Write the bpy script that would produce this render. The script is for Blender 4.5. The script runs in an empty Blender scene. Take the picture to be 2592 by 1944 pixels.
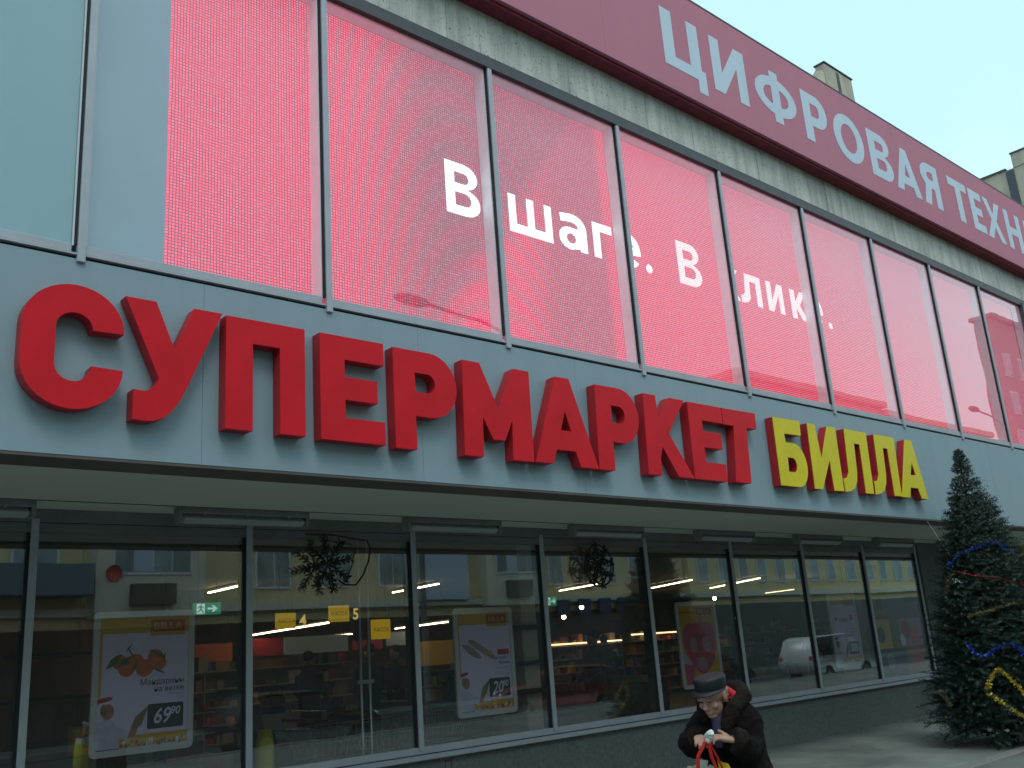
import bpy, bmesh, math, random
from mathutils import Vector, Matrix, noise
R = math.radians
random.seed(7)
scene = bpy.context.scene
col = scene.collection

# ------------------------------------------------------------------ camera
cam_data = bpy.data.cameras.new('camera'); cam = bpy.data.objects.new('camera', cam_data); col.objects.link(cam)
cam.matrix_world = Matrix(((0.748426, -0.126571, -0.651029, 0.0), (-0.659511, -0.245682, -0.710412, -6.469),
                           (-0.070029, 0.961052, -0.26735, 1.65), (0, 0, 0, 1)))
cam_data.sensor_width = 36.0; cam_data.lens = 36.0 * 2426.5 / 2592.0
cam_data.clip_start = 0.05; cam_data.clip_end = 2000
scene.camera = cam

# ------------------------------------------------------------------ sky, sun, exposure
world = bpy.data.worlds.new('World'); scene.world = world; world.use_nodes = True
wn = world.node_tree.nodes; wl = world.node_tree.links; wn.clear()
w_out = wn.new('ShaderNodeOutputWorld'); w_bg = wn.new('ShaderNodeBackground'); w_sky = wn.new('ShaderNodeTexSky')
w_sky.sky_type = 'NISHITA'; w_sky.sun_disc = False; w_sky.sun_elevation = R(56); w_sky.sun_rotation = R(203); w_sky.air_density = 1.2; w_sky.dust_density = 3.0
w_mix = wn.new('ShaderNodeMixRGB'); w_mix.inputs['Fac'].default_value = 0.9
w_tc = wn.new('ShaderNodeTexCoord'); w_no = wn.new('ShaderNodeTexNoise'); w_no.inputs['Scale'].default_value = 1.7; w_no.inputs['Detail'].default_value = 4
w_rp = wn.new('ShaderNodeValToRGB')
w_rp.color_ramp.elements[0].position = 0.36; w_rp.color_ramp.elements[0].color = (6.7, 10.6, 12.0, 1)
w_rp.color_ramp.elements[1].position = 0.66; w_rp.color_ramp.elements[1].color = (9.6, 12.0, 12.8, 1)
wl.new(w_tc.outputs['Generated'], w_no.inputs['Vector']); wl.new(w_no.outputs['Fac'], w_rp.inputs['Fac'])
wl.new(w_sky.outputs['Color'], w_mix.inputs['Color1']); wl.new(w_rp.outputs['Color'], w_mix.inputs['Color2'])
wl.new(w_mix.outputs['Color'], w_bg.inputs['Color']); w_bg.inputs['Strength'].default_value = 0.1
wl.new(w_bg.outputs['Background'], w_out.inputs['Surface'])
sun_d = bpy.data.lights.new('sun', 'SUN'); sun_d.energy = 0.9; sun_d.angle = R(22); sun_d.color = (1.0, 0.97, 0.92)
sun = bpy.data.objects.new('sun', sun_d); col.objects.link(sun)
sd = Vector((math.sin(R(203)) * math.cos(R(56)), math.cos(R(203)) * math.cos(R(56)), math.sin(R(56))))
sun.rotation_euler = sd.to_track_quat('Z', 'Y').to_euler()
scene.view_settings.view_transform = 'Standard'; scene.view_settings.look = 'None'
scene.view_settings.exposure = 0.0; scene.view_settings.gamma = 1.0; scene.view_settings.use_curve_mapping = False

# ------------------------------------------------------------------ materials
def new_mat(name):
    m = bpy.data.materials.new(name); m.use_nodes = True
    return m, m.node_tree.nodes, m.node_tree.links, m.node_tree.nodes['Principled BSDF']
def mat(name, c, rough=0.6, metal=0.0, var=0.0, scale=6.0, bump=0.0, bscale=60.0, spec=0.5, stretch=(1, 1, 1)):
    m, n, l, b = new_mat(name)
    b.inputs['Base Color'].default_value = (*c, 1); b.inputs['Roughness'].default_value = rough
    b.inputs['Metallic'].default_value = metal; b.inputs['Specular IOR Level'].default_value = spec
    if var or bump:
        tc = n.new('ShaderNodeTexCoord'); mp = n.new('ShaderNodeMapping'); mp.inputs['Scale'].default_value = stretch
        l.new(tc.outputs['Object'], mp.inputs['Vector'])
    if var:
        t = n.new('ShaderNodeTexNoise'); t.inputs['Scale'].default_value = scale; t.inputs['Detail'].default_value = 6; t.inputs['Roughness'].default_value = 0.6
        l.new(mp.outputs['Vector'], t.inputs['Vector'])
        r = n.new('ShaderNodeValToRGB'); e = r.color_ramp.elements
        e[0].position = 0.3; e[0].color = (*[x * (1 - var) for x in c], 1); e[1].position = 0.7; e[1].color = (*[min(1, x * (1 + var)) for x in c], 1)
        l.new(t.outputs['Fac'], r.inputs['Fac']); l.new(r.outputs['Color'], b.inputs['Base Color'])
    if bump:
        t2 = n.new('ShaderNodeTexNoise'); t2.inputs['Scale'].default_value = bscale; t2.inputs['Detail'].default_value = 5
        l.new(mp.outputs['Vector'], t2.inputs['Vector'])
        bp = n.new('ShaderNodeBump'); bp.inputs['Strength'].default_value = bump; bp.inputs['Distance'].default_value = 0.01
        l.new(t2.outputs['Fac'], bp.inputs['Height']); l.new(bp.outputs['Normal'], b.inputs['Normal'])
    return m
def emit(name, c, s):
    m, n, l, b = new_mat(name)
    b.inputs['Base Color'].default_value = (*[min(.8, x) for x in c], 1); b.inputs['Emission Color'].default_value = (*c, 1); b.inputs['Emission Strength'].default_value = s
    return m
def glass(name, tint, ior=1.5, boost=1.0, dirt=0.0):
    m, n, l, b = new_mat(name); n.remove(b)
    out = n['Material Output']; tr = n.new('ShaderNodeBsdfTransparent'); tr.inputs['Color'].default_value = (*tint, 1)
    gl = n.new('ShaderNodeBsdfGlossy'); gl.inputs['Roughness'].default_value = 0.0; gl.inputs['Color'].default_value = (.9, .95, .95, 1)
    # Schlick reflectance from the true angle of incidence, the same on both faces of the pane
    ge = n.new('ShaderNodeNewGeometry'); dt = n.new('ShaderNodeVectorMath'); dt.operation = 'DOT_PRODUCT'; l.new(ge.outputs['Normal'], dt.inputs[0]); l.new(ge.outputs['Incoming'], dt.inputs[1])
    def mt(op, *v):
        x = n.new('ShaderNodeMath'); x.operation = op
        for i, q in enumerate(v):
            if isinstance(q, (int, float)): x.inputs[i].default_value = q
            else: l.new(q, x.inputs[i])
        return x.outputs[0]
    c1 = mt('SUBTRACT', 1.0, mt('ABSOLUTE', dt.outputs['Value'])); f0 = ((ior - 1) / (ior + 1)) ** 2
    F = mt('MULTIPLY_ADD', mt('POWER', c1, 5.0), 1 - f0, f0)
    tc = n.new('ShaderNodeTexCoord'); t = n.new('ShaderNodeTexNoise'); t.inputs['Scale'].default_value = 0.7
    bp = n.new('ShaderNodeBump'); bp.inputs['Strength'].default_value = 0.08; bp.inputs['Distance'].default_value = 0.02
    l.new(tc.outputs['Object'], t.inputs['Vector']); l.new(t.outputs['Fac'], bp.inputs['Height']); l.new(bp.outputs['Normal'], gl.inputs['Normal'])
    mu = n.new('ShaderNodeMath'); mu.operation = 'MULTIPLY'; mu.inputs[1].default_value = boost; mu.use_clamp = True
    mx = n.new('ShaderNodeMixShader'); l.new(F, mu.inputs[0]); l.new(mu.outputs[0], mx.inputs['Fac'])
    l.new(tr.outputs[0], mx.inputs[1]); l.new(gl.outputs[0], mx.inputs[2])
    if dirt:       # dust film on the pane
        df = n.new('ShaderNodeBsdfDiffuse'); df.inputs['Color'].default_value = (.45, .47, .44, 1); m2 = n.new('ShaderNodeMixShader')
        t4 = n.new('ShaderNodeTexNoise'); t4.inputs['Scale'].default_value = 2.2; t4.inputs['Detail'].default_value = 7; l.new(tc.outputs['Object'], t4.inputs['Vector'])
        mr = n.new('ShaderNodeMapRange'); mr.inputs['To Min'].default_value = dirt * .3; mr.inputs['To Max'].default_value = dirt * 1.9; l.new(t4.outputs['Fac'], mr.inputs['Value'])
        l.new(mr.outputs['Result'], m2.inputs['Fac']); l.new(mx.outputs[0], m2.inputs[1]); l.new(df.outputs[0], m2.inputs[2]); mx = m2
    l.new(mx.outputs[0], out.inputs['Surface'])
    return m
def streaked(name, c, dark, rough, zscale=0.6, xscale=9.0, amt=0.5, bump=0.2, bscale=40, spots=0.0):
    m, n, l, b = new_mat(name); b.inputs['Roughness'].default_value = rough
    tc = n.new('ShaderNodeTexCoord')
    mp = n.new('ShaderNodeMapping'); mp.inputs['Scale'].default_value = (xscale, xscale, zscale); l.new(tc.outputs['Object'], mp.inputs['Vector'])
    t = n.new('ShaderNodeTexNoise'); t.inputs['Scale'].default_value = 1.0; t.inputs['Detail'].default_value = 8; t.inputs['Roughness'].default_value = .65; l.new(mp.outputs['Vector'], t.inputs['Vector'])
    t2 = n.new('ShaderNodeTexNoise'); t2.inputs['Scale'].default_value = 1.3; t2.inputs['Detail'].default_value = 5; l.new(tc.outputs['Object'], t2.inputs['Vector'])
    r = n.new('ShaderNodeValToRGB'); r.color_ramp.elements[0].position = .38; r.color_ramp.elements[1].position = .66; l.new(t.outputs['Fac'], r.inputs['Fac'])
    r2 = n.new('ShaderNodeValToRGB'); r2.color_ramp.elements[0].position = .35; r2.color_ramp.elements[1].position = .7; l.new(t2.outputs['Fac'], r2.inputs['Fac'])
    ad = n.new('ShaderNodeMath'); ad.operation = 'MULTIPLY_ADD'; ad.inputs[1].default_value = .6; l.new(r.outputs['Color'], ad.inputs[0])
    m2 = n.new('ShaderNodeMath'); m2.operation = 'MULTIPLY'; m2.inputs[1].default_value = .4; l.new(r2.outputs['Color'], m2.inputs[0]); l.new(m2.outputs[0], ad.inputs[2])
    m3 = n.new('ShaderNodeMath'); m3.operation = 'MULTIPLY'; m3.inputs[1].default_value = amt; l.new(ad.outputs[0], m3.inputs[0])
    mx = n.new('ShaderNodeMixRGB'); mx.inputs['Color1'].default_value = (*c, 1); mx.inputs['Color2'].default_value = (*dark, 1); l.new(m3.outputs[0], mx.inputs['Fac'])
    last = mx.outputs['Color']
    t3 = n.new('ShaderNodeTexNoise'); t3.inputs['Scale'].default_value = bscale; t3.inputs['Detail'].default_value = 6; l.new(tc.outputs['Object'], t3.inputs['Vector'])
    if spots:
        r3 = n.new('ShaderNodeValToRGB'); r3.color_ramp.elements[0].position = .62; r3.color_ramp.elements[1].position = .68; l.new(t3.outputs['Fac'], r3.inputs['Fac'])
        m4 = n.new('ShaderNodeMath'); m4.operation = 'MULTIPLY'; m4.inputs[1].default_value = spots; l.new(r3.outputs['Color'], m4.inputs[0])
        mx2 = n.new('ShaderNodeMixRGB'); mx2.inputs['Color2'].default_value = (.03, .035, .035, 1); l.new(m4.outputs[0], mx2.inputs['Fac']); l.new(last, mx2.inputs['Color1']); last = mx2.outputs['Color']
    l.new(last, b.inputs['Base Color'])
    if bump:
        bp = n.new('ShaderNodeBump'); bp.inputs['Strength'].default_value = bump; bp.inputs['Distance'].default_value = .01
        l.new(t3.outputs['Fac'], bp.inputs['Height']); l.new(bp.outputs['Normal'], b.inputs['Normal'])
    return m

M = dict(
    fascia=streaked('fascia_paint', (.265, .37, .43), (.205, .285, .33), .5, zscale=.35, xscale=6, amt=.4, bump=.02, bscale=300),
    soffit=streaked('soffit_paint', (.60, .62, .56), (.50, .52, .46), .7, zscale=.5, xscale=.8, amt=.5, bump=.04),
    soffit_dark=mat('soffit_trim_metal', (.10, .085, .075), .55, var=.15),
    alu=mat('aluminium_frame', (.40, .43, .48), .45, .15, var=.08, scale=3),
    alu_dark=mat('dark_frame_metal', (.07, .075, .085), .5, .2, var=.15),
    gasket=mat('rubber_gasket', (.012, .014, .02), .7),
    reveal=mat('white_reveal_board', (.86, .90, .92), .6, var=.05),
    blank=streaked('pale_window_board', (.24, .42, .47), (.20, .37, .42), .35, zscale=.3, xscale=1.2, amt=.5, bump=0),
    blank2=mat('pale_blue_board', (.31, .44, .54), .4, var=.05, scale=1.5),
    concrete=streaked('raw_concrete', (.66, .67, .62), (.22, .23, .22), .9, zscale=.9, xscale=7, amt=.8, bump=.8, bscale=34, spots=.75),
    base=mat('rendered_base_wall', (.13, .145, .15), .9, var=.22, scale=22, bump=.35, bscale=90),
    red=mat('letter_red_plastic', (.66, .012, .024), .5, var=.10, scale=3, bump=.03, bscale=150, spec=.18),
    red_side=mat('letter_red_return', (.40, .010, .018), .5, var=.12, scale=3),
    yellow=mat('letter_yellow_plastic', (.72, .60, .012), .4, var=.06, scale=3, spec=.35),
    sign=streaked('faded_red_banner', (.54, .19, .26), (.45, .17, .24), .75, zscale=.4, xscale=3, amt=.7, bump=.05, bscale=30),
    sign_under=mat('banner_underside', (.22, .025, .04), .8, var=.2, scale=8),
    sign_letter=streaked('banner_lettering', (.58, .68, .79), (.50, .58, .68), .7, zscale=.5, xscale=4, amt=.6, bump=0),
    parapet=streaked('roof_block_render', (.52, .46, .35), (.26, .24, .21), .95, zscale=.5, xscale=2.5, amt=.9, bump=.3, bscale=10),
    seam=mat('dark_joint', (.07, .08, .09), .8),
    white=mat('white_plastic', (.62, .64, .63), .45),
    paper=mat('poster_paper', (.76, .68, .90), .5, var=.03),
    p_cook=mat('print_cook_white', (.58, .56, .74), .5, var=.12, scale=14), head_paint=mat('head_paint', (.17, .18, .175), .6, var=.15, scale=4),
    p_yellow=mat('print_yellow', (.62, .38, .02), .5), p_red=mat('print_red', (.42, .02, .03), .5), p_dark=mat('print_black', (.02, .022, .026), .5),
    p_orange=mat('print_orange', (.62, .13, .015), .5, var=.3, scale=18), p_green=mat('print_green', (.07, .15, .02), .5, var=.35, scale=30),
    p_skin=mat('print_skin', (.45, .20, .12), .5), p_grey=mat('print_grey', (.40, .41, .48), .5), p_fish=mat('print_fish', (.25, .18, .07), .5, var=.4, scale=40),
    p_pink=mat('print_pink', (.50, .06, .14), .5, var=.12, scale=6), p_white=mat('print_white', (.78, .72, .90), .5), p_meat=mat('print_mauve', (.38, .24, .28), .5, var=.3, scale=30),
    asphalt=mat('road_asphalt', (.045, .046, .048), .9, var=.25, scale=3, bump=.5, bscale=80),
    pave=mat('pavement_surface', (.185, .205, .185), .8, var=.45, scale=.9, bump=.5, bscale=90),
    pave_out=mat('street_pavement_surface', (.13, .14, .13), .8, var=.4, scale=.7, bump=.5, bscale=90),
    kerb=mat('granite_kerb', (.20, .20, .19), .85, var=.2, scale=30, bump=.3),
    floor=mat('shop_floor_tile', (.16, .13, .10), .25, var=.1, scale=4),
    ceil=mat('shop_ceiling', (.22, .23, .20), .9), inwall=mat('shop_wall', (.22, .12, .05), .8, var=.2, scale=2),
    brownwall=mat('brown_wood_panel', (.26, .10, .035), .6, var=.35, scale=3, stretch=(1, 1, .3)),
    shelf=mat('shelf_metal', (.30, .28, .25), .5), steel=mat('brushed_steel', (.45, .47, .48), .3, .8),
    dark=mat('dark_cloth', (.018, .019, .024), .9, var=.3, scale=9), dark2=mat('navy_cloth', (.02, .03, .055), .9, var=.3, scale=9), brown=mat('brown_cloth', (.07, .035, .02), .9, var=.3),
    skin=mat('skin', (.42, .24, .18), .55, var=.12, scale=14),
    fur=mat('dark_fur_coat', (.009, .0065, .007), 1.0, var=.55, scale=45, bump=.9, bscale=140, spec=.2), fur2=mat('fur_cuff', (.016, .011, .009), .95, var=.5, scale=60, bump=1, bscale=150, spec=.2),
    hat=mat('grey_leather_cap', (.008, .010, .014), .6, var=.3, scale=12, bump=.2), scarf_red=mat('red_scarf', (.55, .02, .02), .85, bump=.4, bscale=90), scarf_blue=mat('dark_blue_scarf', (.03, .03, .07), .9, bump=.4),
    bag_red=mat('red_bag_handle', (.62, .03, .02), .45), bag_yellow=mat('yellow_carrier_bag', (.75, .66, .02), .4, bump=.3, bscale=14), bag_white=mat('white_carrier_bag', (.72, .74, .70), .4, bump=.3, bscale=14), tissue=mat('white_tissue', (.7, .76, .74), .8),
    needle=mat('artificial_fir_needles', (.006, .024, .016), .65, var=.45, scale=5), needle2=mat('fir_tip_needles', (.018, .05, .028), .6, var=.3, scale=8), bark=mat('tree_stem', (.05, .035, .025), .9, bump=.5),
    t_blue=mat('blue_tinsel', (.008, .05, .30), .3, .4), t_red=mat('red_tinsel', (.45, .01, .02), .3, .4), t_gold=mat('gold_tinsel', (.55, .42, .04), .35, .5), t_dullgold=mat('dull_gold_tinsel', (.18, .15, .06), .5, .3),
    wire=mat('snowflake_wire', (.022, .028, .026), .7), cable=mat('black_cable', (.012, .012, .014), .6), guy=mat('guy_wire', (.35, .33, .30), .5),
    cream=streaked('cream_stucco', (.66, .58, .32), (.54, .48, .28), .9, zscale=.4, xscale=1.5, amt=.6, bump=.1, bscale=5),
    palewall=streaked('pale_grey_stucco', (.66, .64, .52), (.52, .51, .44), .9, zscale=.4, xscale=1.5, amt=.6, bump=.1, bscale=5),
    brick_far=mat('brown_stucco', (.30, .22, .17), .9, var=.2, scale=.6), roofm=mat('dark_tin_roof', (.06, .065, .07), .6), winf=mat('white_window_frame', (.66, .68, .68), .6),
    winglass=mat('curtained_window_glass', (.22, .30, .31), .15, var=.5, scale=.9), balcony=mat('balcony_grille', (.05, .06, .055), .7), awning=mat('blue_grey_awning', (.10, .16, .19), .7), shopdark=mat('shopfront_dark', (.03, .03, .032), .3),
    blue_sign=mat('blue_shop_sign', (.02, .035, .10), .6), ad=mat('billboard_pale', (.42, .55, .66), .6), emblem=mat('red_emblem', (.45, .03, .03), .6),
    car_red=mat('red_car_paint', (.20, .010, .014), .25, spec=.6), car_white=mat('white_car_paint', (.50, .52, .52), .25, spec=.6), car_dark=mat('dark_car_paint', (.03, .035, .045), .25, spec=.6), tyre=mat('tyre_rubber', (.02, .02, .02), .9), rim=mat('wheel_rim', (.4, .4, .42), .35, .7), carglass=mat('car_glass', (.02, .03, .035), .05),
    tube=emit('fluorescent_tube', (1.0, .80, .45), 13.0), tube_dim=emit('dim_fluorescent_tube', (1.0, .74, .38), 4), spot=emit('spot_lamp_lit', (1.0, .85, .6), 30.0), counter_glow=emit('lit_counter_strip', (1.0, .68, .34), 3),
    k_yellow=emit('lit_yellow_box', (.80, .52, .01), .36), exit_green=emit('exit_sign_green', (.01, .30, .14), .55), exit_white=emit('exit_sign_white', (.70, .95, .85), .62), num_yellow=emit('lit_number', (.95, .70, .18), .6), red_led=emit('red_led', (1, .03, .06), 1.5),
    fixture=mat('fixture_grey_plastic', (.22, .23, .22), .6, var=.12), diffuser=mat('fixture_diffuser', (.34, .36, .36), .35), graf=mat('red_paint_mark', (.17, .04, .04), .8),
    product=None,
)
def product_mat():
    m, n, l, b = new_mat('packaged_goods')
    a = n.new('ShaderNodeAttribute'); a.attribute_name = 'col'; l.new(a.outputs['Color'], b.inputs['Base Color']); b.inputs['Roughness'].default_value = .5
    return m
M['product'] = product_mat()
M['glass_up'] = glass('upper_window_glass', (.97, .985, .99), 1.52, 1.28)
M['glass_low'] = glass('shop_window_glass', (.93, .93, .95), 1.52, 3.0, .035)
def led_mat(white=False, dim=1.0):
    m, n, l, b = new_mat('led_text_white' if white else 'led_screen_dots')
    L = l.new
    b.inputs['Base Color'].default_value = (.10, .11, .12, 1); b.inputs['Roughness'].default_value = .6
    g = n.new('ShaderNodeNewGeometry'); sp = n.new('ShaderNodeSeparateXYZ'); L(g.outputs['Position'], sp.inputs[0])
    def mth(op, a, bb=None, clamp=False):
        x = n.new('ShaderNodeMath'); x.operation = op; x.use_clamp = clamp
        for i, v in enumerate((a, bb)):
            if v is None: continue
            if isinstance(v, (int, float)): x.inputs[i].default_value = v
            else: L(v, x.inputs[i])
        return x.outputs[0]
    def dot(axis, pitch):
        f = mth('FRACT', mth('DIVIDE', sp.outputs[axis], pitch))
        return mth('ABSOLUTE', mth('SUBTRACT', f, .5))            # 0 at the centre of the lamp
    dx = dot(0, .026); dz = dot(2, .026)
    mask = mth('MULTIPLY', mth('LESS_THAN', dx, .30), mth('LESS_THAN', dz, .31))
    if white:
        e = n.new('ShaderNodeMix'); e.data_type = 'RGBA'; e.inputs['A'].default_value = (.75, .8 * dim, .84 * dim, 1); e.inputs['B'].default_value = (1.9, 2.0 * dim, 2.1 * dim, 1)
        L(mask, e.inputs['Factor']); L(e.outputs['Result'], b.inputs['Emission Color']); b.inputs['Emission Strength'].default_value = 1.0
        return m
    # picture content: soft darker shapes over red
    X, Z = sp.outputs[0], sp.outputs[2]
    def smooth(v, a, c):
        mr = n.new('ShaderNodeMapRange'); mr.interpolation_type = 'SMOOTHSTEP'; mr.inputs['From Min'].default_value = a; mr.inputs['From Max'].default_value = c; L(v, mr.inputs['Value']); return mr.outputs['Result']
    # a big darker disc with a diagonal lower edge (two bays wide)
    diag = mth('ADD', mth('MULTIPLY', X, -1.0), mth('MULTIPLY', Z, 0.8))    # grows to the upper left
    s1 = mth('MULTIPLY', smooth(X, 4.1, 5.4), mth('SUBTRACT', 1.0, smooth(X, 7.6, 7.75)))
    d2 = smooth(diag, -1.9, -1.2)
    s1 = mth('MULTIPLY', s1, mth('MAXIMUM', d2, mth('MULTIPLY', smooth(X, 6.2, 7.0), .75)))
    t = n.new('ShaderNodeTexNoise'); t.inputs['Scale'].default_value = .35; t.inputs['Detail'].default_value = 1; L(g.outputs['Position'], t.inputs['Vector'])
    s1 = mth('MULTIPLY', s1, .85)
    up = mth('MULTIPLY', smooth(Z, 5.8, 8.2), mth('SUBTRACT', 1.0, smooth(X, 5.0, 8.0)))
    dark = mth('MAXIMUM', s1, mth('MULTIPLY', up, .3))
    ra = n.new('ShaderNodeMix'); ra.data_type = 'RGBA'; ra.inputs['A'].default_value = (2.5, .035, .24, 1); ra.inputs['B'].default_value = (.62, .07, .16, 1); L(dark, ra.inputs['Factor'])
    pale = mth('MULTIPLY', smooth(mth('ADD', X, mth('MULTIPLY', Z, 3.0)), 24.0, 38.0), .72)  # pale sky reflection towards the upper right, painted into the screen colour
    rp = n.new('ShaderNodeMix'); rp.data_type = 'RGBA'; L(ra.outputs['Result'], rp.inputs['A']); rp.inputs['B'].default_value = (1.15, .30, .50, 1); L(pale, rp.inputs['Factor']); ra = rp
    rb = n.new('ShaderNodeMix'); rb.data_type = 'RGBA'; rb.inputs['A'].default_value = (.24, .03, .06, 1); L(mask, rb.inputs['Factor']); L(ra.outputs['Result'], rb.inputs['B'])
    # single lamps differ in brightness; some orange, some pale
    vs = n.new('ShaderNodeTexWhiteNoise'); vs.noise_dimensions = '2D'
    cb = n.new('ShaderNodeCombineXYZ'); L(mth('FLOOR', mth('DIVIDE', X, .026)), cb.inputs[0]); L(mth('FLOOR', mth('DIVIDE', Z, .026)), cb.inputs[1]); L(cb.outputs[0], vs.inputs['Vector'])
    rc = n.new('ShaderNodeMix'); rc.data_type = 'RGBA'; rc.inputs['B'].default_value = (1.6, .55, .75, 1); L(rb.outputs['Result'], rc.inputs['A']); L(mth('MULTIPLY', mth('MULTIPLY', mth('GREATER_THAN', vs.outputs['Value'], .62), mask), .26), rc.inputs['Factor'])
    L(rc.outputs['Result'], b.inputs['Emission Color']); b.inputs['Emission Strength'].default_value = .78
    return m
M['led'] = led_mat(); M['led_white'] = led_mat(True); M['led_white_dim'] = led_mat(True, .62)  # dim copy: off-axis LED falloff painted into the second phrase

# ------------------------------------------------------------------ helpers
def link(o, parent=None):
    col.objects.link(o)
    if parent is not None: o.parent = parent
    return o
def tag(o, label=None, cat=None, group=None, kind=None):
    if label: o['label'] = label
    if cat: o['category'] = cat
    if group: o['group'] = group
    if kind: o['kind'] = kind
    return o
def empty(name, loc=(0, 0, 0), label=None, cat=None, group=None, rz=0):
    o = bpy.data.objects.new(name, None); o.empty_display_size = .2; o.location = loc; o.rotation_euler.z = rz
    link(o); return tag(o, label, cat, group)
class MB:
    """collects shapes with materials; one mesh object"""
    def __init__(s): s.v = []; s.f = []; s.m = []; s.mats = []; s.smooth = []
    def mi(s, m):
        m = M[m] if isinstance(m, str) else m
        if m not in s.mats: s.mats.append(m)
        return s.mats.index(m)
    def add(s, vs, fs, m, smooth=False):
        o = len(s.v); s.v += [tuple(v) for v in vs]; k = s.mi(m)
        for f in fs: s.f.append([o + i for i in f]); s.m.append(k); s.smooth.append(smooth)
    def box(s, a, b, m):
        (x0, y0, z0), (x1, y1, z1) = [min(p, q) for p, q in zip(a, b)], [max(p, q) for p, q in zip(a, b)]
        s.add([(x0, y0, z0), (x1, y0, z0), (x1, y1, z0), (x0, y1, z0), (x0, y0, z1), (x1, y0, z1), (x1, y1, z1), (x0, y1, z1)],
              [(0, 3, 2, 1), (4, 5, 6, 7), (0, 1, 5, 4), (1, 2, 6, 5), (2, 3, 7, 6), (3, 0, 4, 7)], m)
    def cbox(s, a, b, m, c=.004):
        """box with chamfered long edges (convex hull of inset points)"""
        (x0, y0, z0), (x1, y1, z1) = [min(p, q) for p, q in zip(a, b)], [max(p, q) for p, q in zip(a, b)]
        bm = bmesh.new()
        for x, sx in ((x0, c), (x1, -c)):
            for y, sy in ((y0, c), (y1, -c)):
                for z, sz in ((z0, c), (z1, -c)):
                    for p in ((x, y + sy, z + sz), (x + sx, y, z + sz), (x + sx, y + sy, z)): bm.verts.new(p)
        bmesh.ops.convex_hull(bm, input=bm.verts); bmesh.ops.recalc_face_normals(bm, faces=bm.faces)
        bm.verts.index_update(); s.add([v.co[:] for v in bm.verts], [[v.index for v in f.verts] for f in bm.faces], m); bm.free()
    def tube(s, pts, r, m, n=8, caps=True, smooth=True):
        pts = [Vector(p) for p in pts]; rs = r if isinstance(r, (list, tuple)) else [r] * len(pts)
        vs = []; fs = []; up = None
        for i, p in enumerate(pts):
            d = (pts[min(i + 1, len(pts) - 1)] - pts[max(i - 1, 0)]).normalized()
            if up is None: up = Vector((0, 0, 1)) if abs(d.z) < .9 else Vector((1, 0, 0))
            a = d.cross(up).normalized(); b = a.cross(d).normalized(); up = b
            for k in range(n):
                t = 2 * math.pi * k / n; vs.append(p + (a * math.cos(t) + b * math.sin(t)) * rs[i])
        for i in range(len(pts) - 1):
            for k in range(n):
                fs.append((i * n + k, i * n + (k + 1) % n, (i + 1) * n + (k + 1) % n, (i + 1) * n + k))
        if caps: fs.append(list(range(n))); fs.append([(len(pts) - 1) * n + k for k in range(n)][::-1])
        s.add(vs, fs, m, smooth)
    def ball(s, c, r, m, nu=14, nv=9, rot=None):
        r = r if isinstance(r, (tuple, list)) else (r, r, r); vs = []; fs = []
        for i in range(nv + 1):
            ph = math.pi * i / nv
            for k in range(nu):
                t = 2 * math.pi * k / nu
                p = Vector((r[0] * math.sin(ph) * math.cos(t), r[1] * math.sin(ph) * math.sin(t), r[2] * math.cos(ph)))
                if rot: p = rot @ p
                vs.append(p + Vector(c))
        for i in range(nv):
            for k in range(nu): fs.append((i * nu + k, (i + 1) * nu + k, (i + 1) * nu + (k + 1) % nu, i * nu + (k + 1) % nu))
        s.add(vs, fs, m, True)
    def poly(s, splines, y0, y1, m, side=None):
        """splines in the x-z plane (holes allowed), extruded from y0 to y1"""
        me = flat(splines)
        n = len(me[0]); vs = [(x, y0, z) for x, z in me[0]] + [(x, y1, z) for x, z in me[0]]
        fr = [f for f in me[1]]; s.add(vs, fr, m)
        if abs(y1 - y0) > 1e-6:
            o = len(s.v) - len(vs); k = s.mi(side or m)
            cnt = {}
            for f in me[1]:
                for i in range(len(f)):
                    e = (f[i], f[(i + 1) % len(f)]); cnt[e] = 1
            for (a, b) in cnt:
                if (b, a) not in cnt: s.f.append([o + b, o + a, o + a + n, o + b + n]); s.m.append(k); s.smooth.append(False)
            for f in fr: s.f.append([o + i + n for i in f][::-1]); s.m.append(k); s.smooth.append(False)
    def build(s, name, parent=None, merge=0.0):
        me = bpy.data.meshes.new(name); me.from_pydata(s.v, [], s.f)
        for m in s.mats: me.materials.append(m)
        me.polygons.foreach_set('material_index', s.m); me.polygons.foreach_set('use_smooth', s.smooth)
        me.update()
        return link(bpy.data.objects.new(name, me), parent)
_fc = {}
def flat(splines):
    key = repr(splines)
    if key in _fc: return _fc[key]
    cu = bpy.data.curves.new('tmp', 'CURVE'); cu.dimensions = '2D'; cu.fill_mode = 'BOTH'
    for sp in splines:
        q = cu.splines.new('POLY'); q.points.add(len(sp) - 1)
        for i, (x, z) in enumerate(sp): q.points[i].co = (x, z, 0, 1)
        q.use_cyclic_u = True
    ob = bpy.data.objects.new('tmp', cu); me = bpy.data.meshes.new_from_object(ob)
    bm = bmesh.new(); bm.from_mesh(me); bmesh.ops.remove_doubles(bm, verts=bm.verts, dist=1e-5)
    for f in bm.faces:
        if f.normal.z < 0: f.normal_flip()
    bm.verts.index_update()
    out = ([(v.co.x, v.co.y) for v in bm.verts], [[v.index for v in f.verts] for f in bm.faces]); bm.free()
    bpy.data.objects.remove(ob); bpy.data.curves.remove(cu); bpy.data.meshes.remove(me)
    _fc[key] = out; return out
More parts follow.
